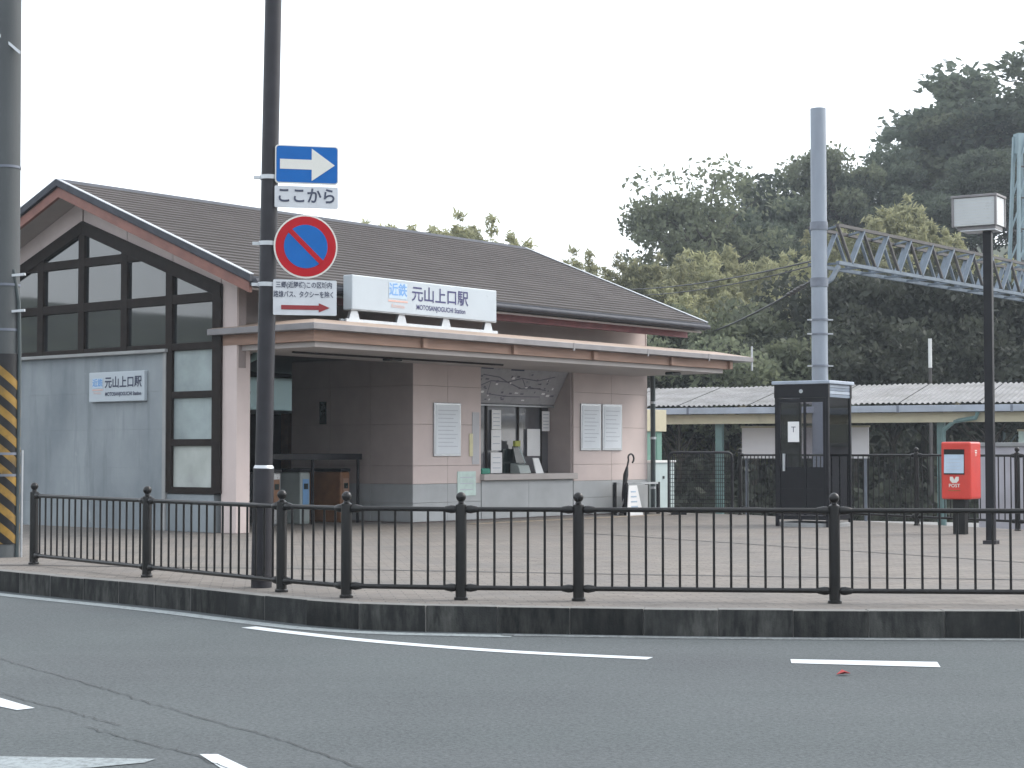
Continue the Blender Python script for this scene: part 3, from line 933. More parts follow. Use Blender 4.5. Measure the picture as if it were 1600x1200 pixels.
MB().prism([tuple(v1+Vector((-.0,-.02,-.02))), tuple(v1+Vector((2.76,-.02,-.02))), tuple(v1+Vector((2.76,.03,.0))), tuple(v1+Vector((0,.03,.0)))], (0,-.006,-.03)).build('lower_rail', 'alu', fm)

def paper(x0, x1, z0, z1, y, label, m='paper', lines=4, name='paper_notice'):
    o = MB().box(0, x1-x0, -.006, 0, 0, z1-z0).build(name, m, None, loc=S(x0, y, z0), rz=YAW)
    tag(o, label, 'notice', 'papers around the ticket window')
    w, h = x1-x0, z1-z0
    for k in range(lines):
        z = h*(1-(k+1)/(lines+1))
        MB().box(w*.15, w*.85, -.008, -.0065, z-.008, z+.008).build('print_line', 'ink_faint', o)
    return o
paper(2.88, 3.16, 1.72, 2.10, .58, 'upper white sheet left of the dark speaking hatch')
paper(2.86, 3.16, 1.31, 1.71, .575, 'middle white sheet left of the dark speaking hatch', lines=2)
paper(2.78, 3.12, .87, 1.27, .52, 'lowest white sheet, standing on the counter at left', lines=3)
paper(3.97, 4.38, 1.20, 1.74, .575, 'plain white sheet in the middle of the ticket screen', lines=0)
paper(4.70-.27, 4.67, 1.70, 2.10, .56, 'small lined sheet at the top right of the ticket screen', lines=5)
paper(1.62, 1.82, 1.05, 2.02, -.004, 'tall narrow white poster at the left jamb of the ticket window', lines=0, m='paper_grey')
paper(1.53, 1.63, 1.2, 1.62, -.012, 'small faded yellow strip beside the ticket window', m='poster_yellow', lines=0)
paper(1.20, 1.72, .47, .92, -.006, 'pale green poster low on the wall left of the counter', m='poster_green', lines=3)

# things on the counter
pm = empty('ticket_device', S(3.55, .36, .86), YAW, 'small grey ticket device with slanted screen on the counter', 'device')
MB().prism([(-.20,-.12,0),(-.20,.14,0),(-.20,.14,.20),(-.20,-.06,.16)], (.34,0,0)).build('base', 'phone_grey', pm, bevel=.01)
MB().prism([(-.16,.02,.21),(.12,.02,.21),(.03,.10,.52),(-.16,.10,.52)], (0,.03,.01)).build('screen', 'screen_dark', pm)
MB().bar((.13,.04,.20), (.02,.12,.56), .05, .03).build('arm', 'teal_cabinet', pm)
MB().box(-.14, .02, .06, .12, .53, .64).build('top_tag', 'yellow_green', pm)
kp = empty('card_stand', S(3.82, .30, .86), YAW, 'white card stand leaning beside the ticket device', 'stand')
MB().prism([(0,-.08,0),(.24,-.08,0),(.20,.02,.30),(.02,.02,.30)], (0,.02,0)).build('card', 'paper', kp)
MB().prism([(.10,-.055,0),(.14,-.055,0),(.12,.12,.0)], (0,0,.02)).build('prop', 'paper_grey', kp)
gc = MB().box(0, .26, -.01, .25, 0, .11).build('green_tray', 'green_cloth', None, bevel=.03, loc=S(1.97,.06,.862), rz=YAW)
tag(gc, 'small green tray at the left end of the counter', 'tray')

# ------------------------------------------------------------------ ticket gates inside the entrance
def gate(x, m, plate, label):
    g = empty('ticket_gate', S(x, 1.25), YAW, label, 'ticket gate', 'ticket gates in the entrance')
    MB().box(-.12, .12, 0, 1.25, 0, .92).build('cabinet', m, g, bevel=.03)
    MB().box(-.125, .125, -.01, 1.26, .921, .98).build('top', 'booth_dark', g, bevel=.01)
    MB().box(-.07, .07, -.016, -.003, .35, .80).build('front_plate', plate, g)
    MB().box(-.05, .05, -.02, -.0165, .62, .72).build('card_reader', 'screen_dark', g)
    return g
gate(-2.15, 'steel', 'gate_wood', 'steel ticket gate in the entrance nearest the sign pole')
gate(-1.45, 'phone_grey', 'gate_blue', 'pale grey ticket gate with a blue front plate in the entrance')
gate(-.45, 'gate_wood', 'fascia_wood', 'brown ticket gate against the dark side wall')
br_ = empty('barrier_rail', S(-2.6, 1.12), YAW, 'black barrier rail above the ticket gates', 'barrier')
MB().box(0, 2.4, -.05, .06, 1.14, 1.25).build('top_rail', 'booth_dark', br_, bevel=.01)
for x in (.06, 1.2, 2.34):
    MB().cyl((x, 0, 0), (x, 0, 1.14), .028, n=8).build('post', 'booth_dark', br_, smooth=True)

# ------------------------------------------------------------------ black railings
def railing(name, posts, label, rail_z, low_z, top_z, step, post_r, kwargs=None, baluster_r=.011, rail_r=.022, skip=()):
    root = empty(name, (0,0,0), 0, label, 'railing')
    pr = [(post_r*1.25,-.01),(post_r*1.25,.02),(post_r,.03),(post_r,rail_z+.03),(post_r*.98,rail_z+.04),(post_r*.55,rail_z+.055),(post_r*.5,rail_z+.068)]
    br = post_r*.92; zc = top_z - br
    ball = [(br*math.sin(t), zc - br*math.cos(t)) for t in [R(25+ i*15) for i in range(11)]] + [(.002, top_z)]
    pm_ = MB().lathe(pr + ball, n=14).build('post', 'black_rail', root, smooth=True)
    pm_.location = (posts[0][0], posts[0][1], 0)
    for p in posts[1:]:
        dup(pm_, root, (p[0], p[1], 0))
    bal = None
    for i, (p, q) in enumerate(zip(posts[:-1], posts[1:])):
        if i in skip: continue
        P, Q = Vector((p[0],p[1],0)), Vector((q[0],q[1],0)); d = (Q-P); L = d.length; u = d/L
        for z, nm in ((rail_z,'top_rail'),(low_z,'bottom_rail')):
            z3 = Vector((0,0,z))
            MB().tube([P+u*post_r*.6+z3, Q-u*post_r*.6+z3], rail_r, 10).build(nm, 'black_rail', root, smooth=True)
            for e, s in ((P, 1), (Q, -1)):
                o = MB().lathe([(rail_r*.9,0),(rail_r*1.55,.02),(rail_r*1.7,.05),(rail_r*1.25,.10),(rail_r*.9,.115)], n=10).build('rail_clamp', 'black_rail', root, smooth=True)
                o.location = e + u*s*post_r*.75 + z3
                o.rotation_euler = (u*s).to_track_quat('Z','Y').to_euler()
        n = max(1, round(L/step))
        for k in range(1, n):
            pos = P + d*(k/n)
            if bal is None:
                bal = MB().cyl((0,0,low_z), (0,0,rail_z), baluster_r, n=8, caps=False).build('baluster', 'black_rail', root, smooth=True)
                bal.location = pos
            else:
                dup(bal, root, pos)
    return root
railing('roadside_railing', [(-5.43,19.68),(-3.72,17.66),(-2.10,15.80),(-1.45,15.18),(-.44,14.96),(.57,14.86),(2.72,14.62),(4.90,14.45),(6.0,14.4)],
        'black metal railing with ball-topped posts along the kerb', .78, .105, .93, .145, .048)

# ------------------------------------------------------------------ sign pole with four traffic signs
PX, PY = -2.36, 16.33
sp = empty('sign_pole', (PX, PY, 0), 0, 'tall dark brown steel pole carrying the traffic signs', 'pole', tilt=(0, R(.85), 0))
MB().cyl((0,0,0), (0,0,7.4), .084, .078, 20).build('shaft', 'pole_brown', sp, smooth=True)
MB().cyl((0,0,-.01), (0,0,1.12), .098, .098, 20).build('base_sleeve', 'pole_brown', sp, smooth=True, bevel=.006)
MB().lathe([(.098,1.121),(.092,1.14),(.085,1.15)], n=20).build('sleeve_collar', 'alu', sp, smooth=True)
for z in (3.88, 3.25, 2.86):
    b = MB().cyl((0,0,z-.02), (0,0,z+.02), .092, n=20).build('clamp_band', 'alu', sp, smooth=True)
    MB().bar((-.15,.0,z), (-.09,0,z), .03, .03).build('clamp_bolt', 'alu', b)
SGZ = R(13)
def signroot(name, z, label, w):
    o = empty(name, (PX + .375 + .0095*z, PY-.02, z), SGZ, label, 'sign')
    MB().bar((-.36,.055,0), (w/2-.1,.03,0), .035, .03).build('mounting_bar', 'alu', o)
    return o
# one-way arrow
o = signroot('one_way_sign', 4.00, 'blue rectangular one-way sign with a white right arrow', .6)
def rrect(w, h, r, y0, t, n=5):
    pts = []
    for cx, cz, a0 in ((w/2-r,h/2-r,0),(-w/2+r,h/2-r,90),(-w/2+r,-h/2+r,180),(w/2-r,-h/2+r,270)):
        for k in range(n+1):
            a = R(a0 + 90*k/n); pts.append((cx+r*math.cos(a), y0, cz+r*math.sin(a)))
    return MB().prism(pts, (0,t,0))
rrect(.60,.365,.03,0,.02).build('plate', 'sign_white', o)
rrect(.578,.343,.025,-.0025,.002).build('blue_field', 'sign_blue', o)
MB().prism([(x,-.0055,z) for x, z in [(-.255,-.047),(.045,-.047),(.045,-.155),(.265,0),(.045,.155),(.045,.047),(-.255,.047)]], (0,.0025,0)).build('arrow', 'sign_white', o)
# from here
o = signroot('from_here_sign', 3.69, 'grey-white plate reading koko kara in black kana under the arrow sign', .6)
rrect(.60,.205,.012,0,.016).build('plate', 'sign_grey', o)
text('lettering', 'ここから', .158, 'ink', o, 0, -.004, .004, sx=.90, bold=.003)
# no parking
o = signroot('no_parking_sign', 3.22, 'round blue no-parking sign with red rim and red slash', .6)
def disc(r, y0, t, n=48): return MB().prism([(r*math.cos(2*math.pi*i/n), y0, r*math.sin(2*math.pi*i/n)) for i in range(n)], (0,t,0))
disc(.302, 0, .018).build('plate', 'sign_white', o)
disc(.287, -.0025, .002).build('red_ring', 'sign_red', o)
disc(.207, -.005, .002).build('blue_disc', 'sign_blue', o)
q = .212; w = .024
c, s_ = math.cos(R(45)), math.sin(R(45))
MB().prism([(x*c+z*s_, -.0075, -x*s_+z*c) for x, z in [(-q,-w),(q,-w),(q,w),(-q,w)]], (0,.002,0)).build('slash', 'sign_red', o)
# bus and taxi plate
o = signroot('bus_taxi_sign', 2.735, 'white plate with two lines of small kanji and a red arrow', .6)
rrect(.60,.335,.012,0,.016).build('plate', 'sign_grey', o)
text('lettering', '三郷(近隣様)この区域内', .063, 'ink', o, -.01, -.004, .115, sx=.80, bold=.001)
text('lettering', '路線バス、タクシーを除く', .066, 'ink', o, -.01, -.004, .025, sx=.73, bold=.001)
MB().prism([(x,-.0045,z-.095) for x, z in [(-.225,-.021),(.13,-.021),(.13,-.044),(.235,0),(.13,.044),(.13,.021),(-.225,.021)]], (0,.0025,0)).build('arrow', 'sign_darkred', o)

# ------------------------------------------------------------------ utility pole at the left edge
up = empty('utility_pole', (-6.20, 21.1, 0), 0, 'thick grey concrete utility pole at the left edge with striped guard', 'pole')
MB().cyl((0,0,-.02), (0,0,11), .185, .125, 24).build('shaft', 'concrete_pole', up, smooth=True)
gd = MB().lathe([(.192,.16),(.192,2.46),(.189,2.47)], n=32).build('striped_guard', 'pole_sheet', up, smooth=True)
# diagonal yellow bands wound round the guard
for k in range(-2, 9):
    z0 = .02 + k*.235
    n = 24; vs = []; fs = []
    for i in range(n+1):
        a = R(-200 + 220*i/n)
        zc = z0 + (1 - i/n)*.62
        for dz in (0, .115):
            zz = min(2.455, max(.165, zc+dz))
            vs.append((.1945*math.cos(a), .1945*math.sin(a), zz))
    fs = [(2*i, 2*i+2, 2*i+3, 2*i+1) for i in range(n) if vs[2*i+1][2]-vs[2*i][2] > .002 or vs[2*i+3][2]-vs[2*i+2][2] > .002]
    if fs:
        MB().add(vs, fs).build('yellow_stripe', 'stripe_yellow', gd, smooth=True)
for z in (1.24, .98, 2.75, 3.30, 4.75):
    MB().cyl((0,0,z), (0,0,z+.03), .197 if z < 2.5 else .176 if z < 4 else .168, n=24).build('steel_band', 'mast_band', up, smooth=True)
MB().box(-.22, -.045, -.26, -.19, .62, 1.30).build('control_box', 'orange_box', up, bevel=.01)
MB().tube([(.19,-.06,0),(.195,-.06,2.5),(.18,-.06,3.1),(.12,-.10,3.5)], .024, 8).build('cable_duct', 'dark_pipe', up, smooth=True)
MB().tube([(.235,-.04,0.0),(.235,-.04,1.3)], .016, 8).build('earth_pipe', 'alu', up, smooth=True)
MB().bar((.05,-.1,2.98), (.27,-.12,3.0), .04, .03).build('step_bolt', 'alu', up)
MB().bar((.05,-.1,3.42), (.27,-.12,3.44), .04, .03).build('step_bolt', 'alu', up)
MB().bar((-.1,-.12,6.4), (.19,-.14,6.15), .03, .03).build('strap', 'alu', up)
MB().box(-.24, -.135, -.16, -.10, 2.7, 3.12).build('number_plate', 'sign_grey', up)

# ------------------------------------------------------------------ forecourt furniture
# telephone booth
pb = empty('telephone_booth', (5.24, 30.05, 0), R(-34), 'dark framed glass telephone booth with grey-blue roof on the forecourt', 'telephone booth')
BW = .47
mb = MB()
for sx in (-1, 1):
    for sy in (-1, 1):
        MB().box(sx*BW-.028, sx*BW+.028, sy*BW-.028, sy*BW+.028, .0, 2.42).build('corner_post', 'booth_dark', pb, bevel=.006)
MB().box(-BW-.07, BW+.07, -BW-.07, BW+.07, 2.44, 2.50).build('roof', 'booth_roof', pb, bevel=.012)
MB().box(-BW-.035, BW+.035, -BW-.032, -BW+.03, 2.21, 2.439).build('header_panel', 'booth_dark', pb)
MB().box(-BW-.035, BW+.035, BW-.03, BW+.032, 2.21, 2.439).build('header_panel', 'booth_dark', pb)
for sx in (-1, 1):
    for k in range(4):
        MB().box(sx*(BW+.002)-.02, sx*(BW+.002)+.02, -BW+.03, BW-.03, 2.215+k*.056, 2.265+k*.056).build('header_slat', 'booth_roof' if k % 2 else 'booth_stripe', pb)
MB().box(-BW-.02, BW+.02, -BW-.02, BW+.02, .12, .19).build('floor_sill', 'booth_dark', pb)
for sx in (-1, 1):
    MB().box(sx*BW-.006, sx*BW+.006, -BW+.03, BW-.03, .20, 2.21).build('glass_pane', 'booth_glass', pb)
MB().box(-BW+.03, BW-.03, BW-.006, BW+.006, .20, 2.21).build('glass_pane', 'booth_glass', pb)
MB().box(-BW+.03, BW-.03, -BW-.006, -BW+.006, .20, 2.21).build('glass_pane', 'booth_glass', pb)
dr = empty('door', (0,0,0)); dr.parent = pb
for x in (-.42, .06, .42):
    MB().box(x-.022, x+.022, -BW-.03, -BW-.008, .20, 2.20).build('stile', 'booth_dark', dr)
for z in (.24, .62, 2.16):
    MB().box(-.44, .44, -BW-.028, -BW-.009, z-.03, z+.03).build('rail', 'booth_dark', dr)
MB().box(-.34, -.30, -BW-.06, -BW-.03, .95, 1.25).build('handle', 'alu', dr)
MB().box(-.40, .40, -BW-.012, -BW-.008, .26, 1.02).build('kick_panel', 'booth_dark', dr)
MB().box(-.26, -.05, -BW-.012, -BW-.0075, 1.45, 1.80).build('sticker', 'paper', pb)
text('lettering', 'T', .14, 'ink', pb, -.155, -BW-.0135, 1.66)
em = MB().lathe([(.001,0),(.035,0),(.035,.006),(.001,.006)], n=14).build('emblem', 'alu', pb)
em.location = (0, -BW-.034, 2.32); em.rotation_euler = (R(90),0,0)
MB().box(.05, .40, .22, .44, .86, .91).build('shelf', 'alu', pb)
ph = MB().box(.12, .40, .20, .42, .915, 1.40).build('telephone', 'phone_grey', pb, bevel=.03)
MB().box(.15, .30, .185, .199, 1.02, 1.20).build('keypad', 'steel', ph)
MB().tube([(.36,.17,1.38),(.37,.15,1.30),(.37,.15,1.08),(.36,.17,1.0)], .022, 8).build('handset', 'green_door', ph, smooth=True)
MB().box(.12, .40, .22, .43, .50, .855).build('phone_book_rack', 'booth_dark', pb)
MB().lathe([(.62,-.0),(.62,.06),(.60,.065),(.58,.065)], n=32).build('plinth', 'concrete_light', pb)

# red post box
px = empty('post_box', (6.98, 26.95, 0), R(-33), 'red Japanese post box on a black leg beside the lamp post', 'post box')
bx = MB().box(-.235, .235, -.20, .30, .545, 1.435).build('body', 'post_red', px, bevel=.028, seg=3)
MB().box(-.185, .135, -.212, -.198, .93, 1.32).build('slot_hood', 'post_dark', bx)
MB().prism([(-.18,-.213,1.24),(.13,-.213,1.24),(.13,-.228,.95),(-.18,-.228,.95)], (0,.008,0)).build('slot_plate', 'post_plate', bx)
MB().box(-.18, .13, -.222, -.212, 1.245, 1.315).build('slot_opening', 'post_dark', bx)
for k in range(4):
    MB().box(-.14, .09, -.2315+.0035*k, -.2295+.0035*k, 1.0+k*.055, 1.006+k*.055).build('print_line', 'ink_faint', bx)
MB().prism([(x,-.204,z) for x, z in [(-.095,.895),(.045,.895),(.045,.84),(.01,.80),(-.06,.80),(-.095,.84)]], (0,.003,0)).build('emblem', 'sign_white', bx)
MB().prism([(x,-.2055,z) for x, z in [(-.05,.897),(.0,.897),(-.025,.845)]], (0,.001,0)).build('emblem_notch', 'post_red', bx)
text('lettering', 'POST', .075, 'sign_white', bx, -.025, -.2035, .755, bold=.001)
MB().box(-.12, .07, -.2035, -.2015, .675, .685).build('print_line', 'stripe_yellow', bx)
tp = text('lettering', '〒', .13, 'sign_white', bx, 0, 0, 0, bold=.003)
tp.rotation_euler = (0,0,R(90)); tp.location = (.2375, .05, 1.25)
MB().box(-.095, .095, -.085, .085, 0, .544).build('leg', 'post_dark', px, bevel=.008)

# square-headed forecourt lamp
lp = empty('plaza_lamp', (6.655, 24.07, 0), R(-32), 'dark lamp post with a white cube lantern on the forecourt', 'lamp')
MB().box(-.06, .06, -.05, .05, 0, 4.36).build('post', 'booth_dark', lp, bevel=.01)
MB().box(-.09, .09, -.09, .09, 0, .05).build('base_plate', 'pole_brown', lp)
HX, HY = -.14, -.0
MB().box(-.38+.0, .16, -.17, .17, 4.375, 4.42).build('lantern_tray', 'lip_grey', lp)
MB().box(-.385+.05, .155, -.17, .17, 4.36, 4.374).build('tray_lip', 'alu', lp)
for i, (x0, x1, y0, y1, m) in enumerate(((-.42,.17,-.215,-.205,'lamp_white'),(-.42,.17,.205,.215,'lamp_white'),(-.43,-.42,-.2,.2,'lamp_white'),(.17,.18,-.2,.2,'lamp_white'))):
    MB().box(x0, x1, y0, y1, 4.43, 4.82).build('lantern_pane', m, lp)
for x in (-.425, .175):
    for y in (-.21, .21):
        MB().box(x-.016, x+.016, y-.016, y+.016, 4.42, 4.83).build('lantern_post', 'lip_grey', lp)
for k in range(9):
    MB().box(-.41, .16, -.2185, -.2155, 4.455+k*.041, 4.463+k*.041).build('louvre', 'lamp_shade', lp)
MB().box(-.45, .20, -.235, .235, 4.825, 4.86).build('lantern_cap', 'lip_grey', lp, bevel=.006)
MB().box(-.40, .15, -.19, .19, 4.425, 4.45).build('lantern_floor', 'lamp_shade', lp)

# umbrella stand, umbrella and board by the wall
us_ = empty('umbrella_stand', S(5.75, -.42), YAW, 'low dark metal umbrella stand against the wall near the downpipe', 'umbrella stand')
for x in (0, 1.15):
    for y in (-.14, .14):
        MB().box(x-.03, x+.03, y-.03, y+.03, 0, .66).build('leg', 'booth_dark', us_)
MB().box(-.03, 1.18, -.165, -.125, .62, .66).build('rail', 'alu', us_)
MB().box(-.03, 1.18, .125, .165, .62, .66).build('rail', 'alu', us_)
MB().box(-.03, 1.18, -.16, .16, .04, .08).build('tray', 'booth_dark', us_)
MB().box(.45, 1.12, .10, .12, .12, .60).build('back_sheet', 'grey_tile', us_)
ub = empty('umbrella', S(5.84, -.42, .08), YAW, 'folded black umbrella with a hooked handle in the stand', 'umbrella')
ub.scale = (1.2, 1.0, 1.12)
MB().tube([(0,0,.0),(.02,0,.3),(.09,0,.66),(.13,0,.80)], [.01,.035,.05,.022], 10).build('folded_canopy', 'umbrella', ub, smooth=True)
hp = [(.13,0,.80),(.17,0,.92)] + [(.24+.085*math.cos(t), 0, .95+.085*math.sin(t)) for t in [R(160-20*i) for i in range(12)]]
MB().tube(hp, .017, 8).build('handle', 'umbrella', ub, smooth=True)
sb = empty('standing_board', S(5.80, -.72), YAW, 'white trapezoid standing board with blue print in front of the umbrella stand', 'board')
MB().prism([(-.22,0,0),(.34,0,0),(.26,.10,.60),(-.02,.10,.60)], (0,.02,0)).build('panel', 'paper', sb)
MB().prism([(-.15,.30,0),(-.11,.30,0),(.08,.13,.58),(.04,.13,.58)], (0,.02,0)).build('rear_leg', 'paper_grey', sb)
for k in range(4):
    z = .16+k*.10
    MB().box(-.05+.02*k, .18, .10*z/.6-.004, .10*z/.6-.001, z, z+.03).build('print_line', 'post_plate', sb)

# meter cabinet between downpipe and side gate
mc = empty('meter_cabinet', S(7.95, .25), YAW, 'pale blue-grey metal cabinet between the downpipe and the mesh gate', 'cabinet')
MB().box(0, .75, 0, .45, 0, 1.05).build('body', 'teal_cabinet', mc, bevel=.01)
MB().box(-.03, .78, -.03, .48, 1.051, 1.10).build('lid', 'white_paint', mc)
MB().box(.30, .36, -.012, -.001, .70, .76).build('lock', 'booth_dark', mc)
gdn = empty('green_hut', S(9.3, 1.6), YAW, 'green metal hut wall with a cream box above, behind the mesh gate', 'hut')
MB().box(0, .9, 0, .6, 0, 1.75).build('wall', 'green_door', gdn, bevel=.01)
for k in range(4):
    MB().box(.05+k*.21, .09+k*.21, -.012, -.001, .1, 1.7).build('rib', 'green_door', gdn)
MB().box(-.05, 1.0, -.06, .66, 1.751, 2.25).build('box', 'cream', gdn, bevel=.01)

# mesh side gate, round-cornered frame
mg = empty('mesh_gate', (3.22, 35.55, 0), R(-2), 'dark mesh gate with a round-cornered frame beside the station', 'gate')
gw_, gh = 1.30, 1.27
fr = [(0,0,.06),(0,0,gh-.10)] + [(.10-.10*math.cos(t),0,gh-.10+.10*math.sin(t)) for t in [R(30),R(60),R(90)]] + [(gw_-.10+.10*math.sin(t),0,gh-.10+.10*math.cos(t)) for t in [0,R(30),R(60),R(90)]] + [(gw_,0,.06)]
MB().tube(fr, .026, 8).build('frame', 'pole_brown', mg, smooth=True)
MB().tube([(0,0,.08),(gw_,0,.08)], .022, 8).build('bottom_rail', 'black_rail', mg, smooth=True)
mbm = MB(); 
w0 = MB().cyl((0,0,.09), (0,0,gh-.02), .0075, n=5, caps=False).build('mesh_wire', 'black_rail', mg)
w0.location = (.04,0,0)
for k in range(1, 30):
    dup(w0, mg, (.04 + k*.0424, 0, 0))
w1 = MB().cyl((.02,0,0), (gw_-.02,0,0), .006, n=5, caps=False).build('cross_wire', 'black_rail', mg); w1.location = (0,0,.14)
for k in range(1, 13):
    dup(w1, mg, (0, 0, .14 + k*.085))
MB().box(.05, .35, -.2, .2, -.0, .05).build('foot', 'booth_dark', mg)

railing('boundary_railing', [(4.66,35.35),(5.98,32.2),(7.06,30.2),(8.22,28.15),(9.45,26.0),(10.9,23.6)],
        'black boundary railing at the back of the forecourt behind the post box', 1.22, .15, 1.36, .14, .045)

# pale retaining wall beyond the boundary railing
rw = empty('retaining_wall', (9.0, 33.4, -.9), R(-52), 'pale lilac-grey low concrete wall behind the boundary railing', 'wall')
for k in range(7):
    MB().box(k*1.5, k*1.5+1.488, 0, .18, 0, 2.28).build('wall_panel', 'lilac_wall', rw, bevel=.008)
MB().box(-.04, 10.55, -.04, .22, 2.281, 2.36).build('coping', 'concrete_light', rw, bevel=.01)

# ------------------------------------------------------------------ platform shelter beyond the forecourt
PA = math.atan2(-4.0, 8.32)
pf = empty('platform_shelter', (3.83, 45.0, -.6), PA, 'long platform shelter with pale corrugated roof behind the boundary railing', 'platform shelter')
PZ = 3.04   # eave height above shelter base
X0, X1 = -7.0, 22.0
# corrugated sheets, each sheet a piece
def corr(x0, x1, name, parent):
    n = int((x1-x0)/.0325); vs = []; fs = []
    for i in range(n+1):
        x = x0 + (x1-x0)*i/n
        dz = .016*(1 if (i//1) % 4 in (1,2) else -1)
        vs += [(x, -.25, PZ+.02+dz), (x, 3.3, PZ+.62+dz)]
    fs = [(2*i, 2*i+2, 2*i+3, 2*i+1) for i in range(n)]
    return MB().add(vs, fs).build(name, 'corrugated', parent)
rfp = empty('shelter_roof', (0,0,0)); rfp.parent = pf
k = 0; x = X0
while x < X1-.1:
    o_ = corr(x, x+.975, 'roof_sheet', rfp); o_.location.z = .012*(k % 2); x += .95; k += 1
MB().box(X0, X1, -.31, -.19, PZ-.19, PZ-.03).build('gutter', 'gutter', pf, bevel=.01)
for xx in (0.9, 3.6, 6.3, 9.0, 11.7, 14.4):
    MB().box(xx-.03, xx+.03, -.318, -.185, PZ-.20, PZ-.02).build('gutter_bracket', 'mast_band', pf)
MB().box(X0, X1, -.10, .05, PZ-.44, PZ-.20).build('front_beam', 'cream', pf)
MB().box(X0, X1, 2.9, 3.05, PZ+.20, PZ+.42).build('rear_beam', 'cream', pf)
for xx in (-3.8, 1.6, 7.25, 12.5, 18.0):
    MB().box(xx-.09, xx+.09, .06, .24, 0, PZ-.21).build('post', 'teal_pipe', pf, bevel=.01)
    MB().bar((xx,.15,PZ-.35), (xx,2.9,PZ+.28), .10, .12).build('rafter', 'cream', pf)
dp3 = MB().tube([(8.2,-.25,PZ-.2),(8.15,-.22,PZ-.34),(7.6,-.05,PZ-.42),(7.35,.0,PZ-.62),(7.33,.0,PZ-.80),(7.33,.0,.0)], .055, 8).build('downpipe', 'teal_pipe', pf, smooth=True)
MB().box(X0, X1, -.6, 4.2, -.55, .02).build('platform_floor', 'concrete_light', pf)
def pboard(x0, x1, z0, z1, m, label):
    c, s = math.cos(PA), math.sin(PA)
    o = empty('platform_board', (3.83 + x0*c - .6*s, 45.0 + x0*s + .6*c, -.6+z0), PA, label, 'board')
    MB().box(0, x1-x0, 0, .06, 0, z1-z0).build('panel', m, o)
    MB().box(-.03, x1-x0+.03, -.01, .07, z1-z0, z1-z0+.05).build('frame', 'cream', o)
    for xx in (.1, x1-x0-.1):
        MB().box(xx-.03, xx+.03, .061, .11, -z0+.02, z1-z0).build('leg', 'mast_band', o)
pboard(2.05, 5.35, 1.72, 2.50, 'platform_white', 'large blank white platform board seen through the telephone booth')
pboard(9.0, 10.9, 1.70, 2.38, 'poster_green', 'pale platform board above the red post box')

# ------------------------------------------------------------------ catenary mast and beam
cm = empty('catenary_mast', (7.67, 43.0, -.9), 0, 'grey tubular steel railway mast rising behind the telephone booth', 'mast')
MB().cyl((0,0,0), (0,0,10.78), .205, .195, 28).build('tube', 'mast_steel', cm, smooth=True)
for z, h in ((7.72,.20), (6.30,.22), (5.45,.05), (5.1,.04), (4.3,.05), (3.6,.05)):
    b = MB().cyl((0,0,z), (0,0,z+h), .222, n=28).build('band', 'mast_band', cm, smooth=True)
    if h < .1:
        MB().bar((-.32,-.08,z+.02), (.32,-.08,z+.02), .03, .03).build('band_bolt', 'alu', b)
tb = empty('truss_beam', (7.67, 43.0, 6.0), YAW, 'grey lattice truss beam running right from the railway mast over the tracks', 'truss')
TL, TW, TH_ = 17.0, .40, .98
for y in (-TW, TW):
    MB().box(.22, TL, y-.04, y+.04, TH_-.08, TH_).build('top_chord', 'truss_dark', tb)
    MB().box(.22, TL, y-.045, y+.045, -.045, .045).build('bottom_chord', 'truss_steel', tb)
    nb = 13; st_ = TL/nb
    for k in range(nb):
        xa, xb = .25+k*st_, .25+(k+.5)*st_; xc = .25+(k+1)*st_
        MB().bar((xa,y,TH_-.06),(xb,y,.03), .075, .05).build('diagonal', 'truss_dark' if y < 0 else 'truss_steel', tb)
        MB().bar((xb,y,.03),(min(xc,TL),y,TH_-.06), .12, .05).build('diagonal', 'truss_steel', tb)
for k in range(14):
    xx = .3 + k*1.3
    if xx < TL:
        MB().bar((xx,-TW,-.01),(xx,TW,-.01), .06, .05).build('cross_tie', 'truss_steel', tb)
        MB().bar((xx,-TW,TH_-.04),(min(xx+.65,TL),TW,TH_-.04), .06, .05).build('cross_tie', 'truss_steel', tb)
MB().tube([(.15,0,-.45),(.45,0,-.43),(.62,0,-.35),(.98,0,-.02)], .07, 8).build('knee_brace', 'truss_steel', tb, smooth=True)

lm = empty('lattice_mast', (17.75, 60.0, -.9), R(20), 'pale lattice steel mast at the right edge of the picture', 'mast')
for sx in (-1, 1):
    for sy in (-1, 1):
        MB().bar((sx*.62,sy*.5,0), (sx*.14,sy*.14,13.2), .10, .10).build('leg', 'lattice_steel', lm)
for k in range(12):
    z0, z1 = k*1.1, (k+1)*1.1
    w0_ = .62-.48*z0/13.2; w1_ = .62-.48*z1/13.2
    for sy in (-1, 1):
        yy = sy*(.5-.36*z0/13.2)
        MB().bar((-w0_,yy,z0),(w1_,yy,z1), .05, .05).build('lacing', 'lattice_steel', lm)
        MB().bar((-w0_,yy,z0+.02),(w0_,yy,z0+.02), .05, .05).build('lacing', 'truss_dark', lm)
MB().box(-.16, .16, -.16, .16, 12.6, 13.3).build('cap', 'lattice_steel', lm)
MB().bar((.1,0,12.9),(2.6,0,12.75), .07, .07).build('arm', 'lattice_steel', lm)

wp = empty('marker_post', (12.6, 52.0, -.9), 0, 'slender white-topped post standing before the dark evergreens behind the shelter roof', 'post')
MB().cyl((0,0,0), (0,0,4.72), .05, n=10).build('lower_shaft', 'truss_dark', wp, smooth=True)
MB().cyl((0,0,4.72), (0,0,5.60), .055, n=10).build('white_tube', 'white_paint', wp, smooth=True)
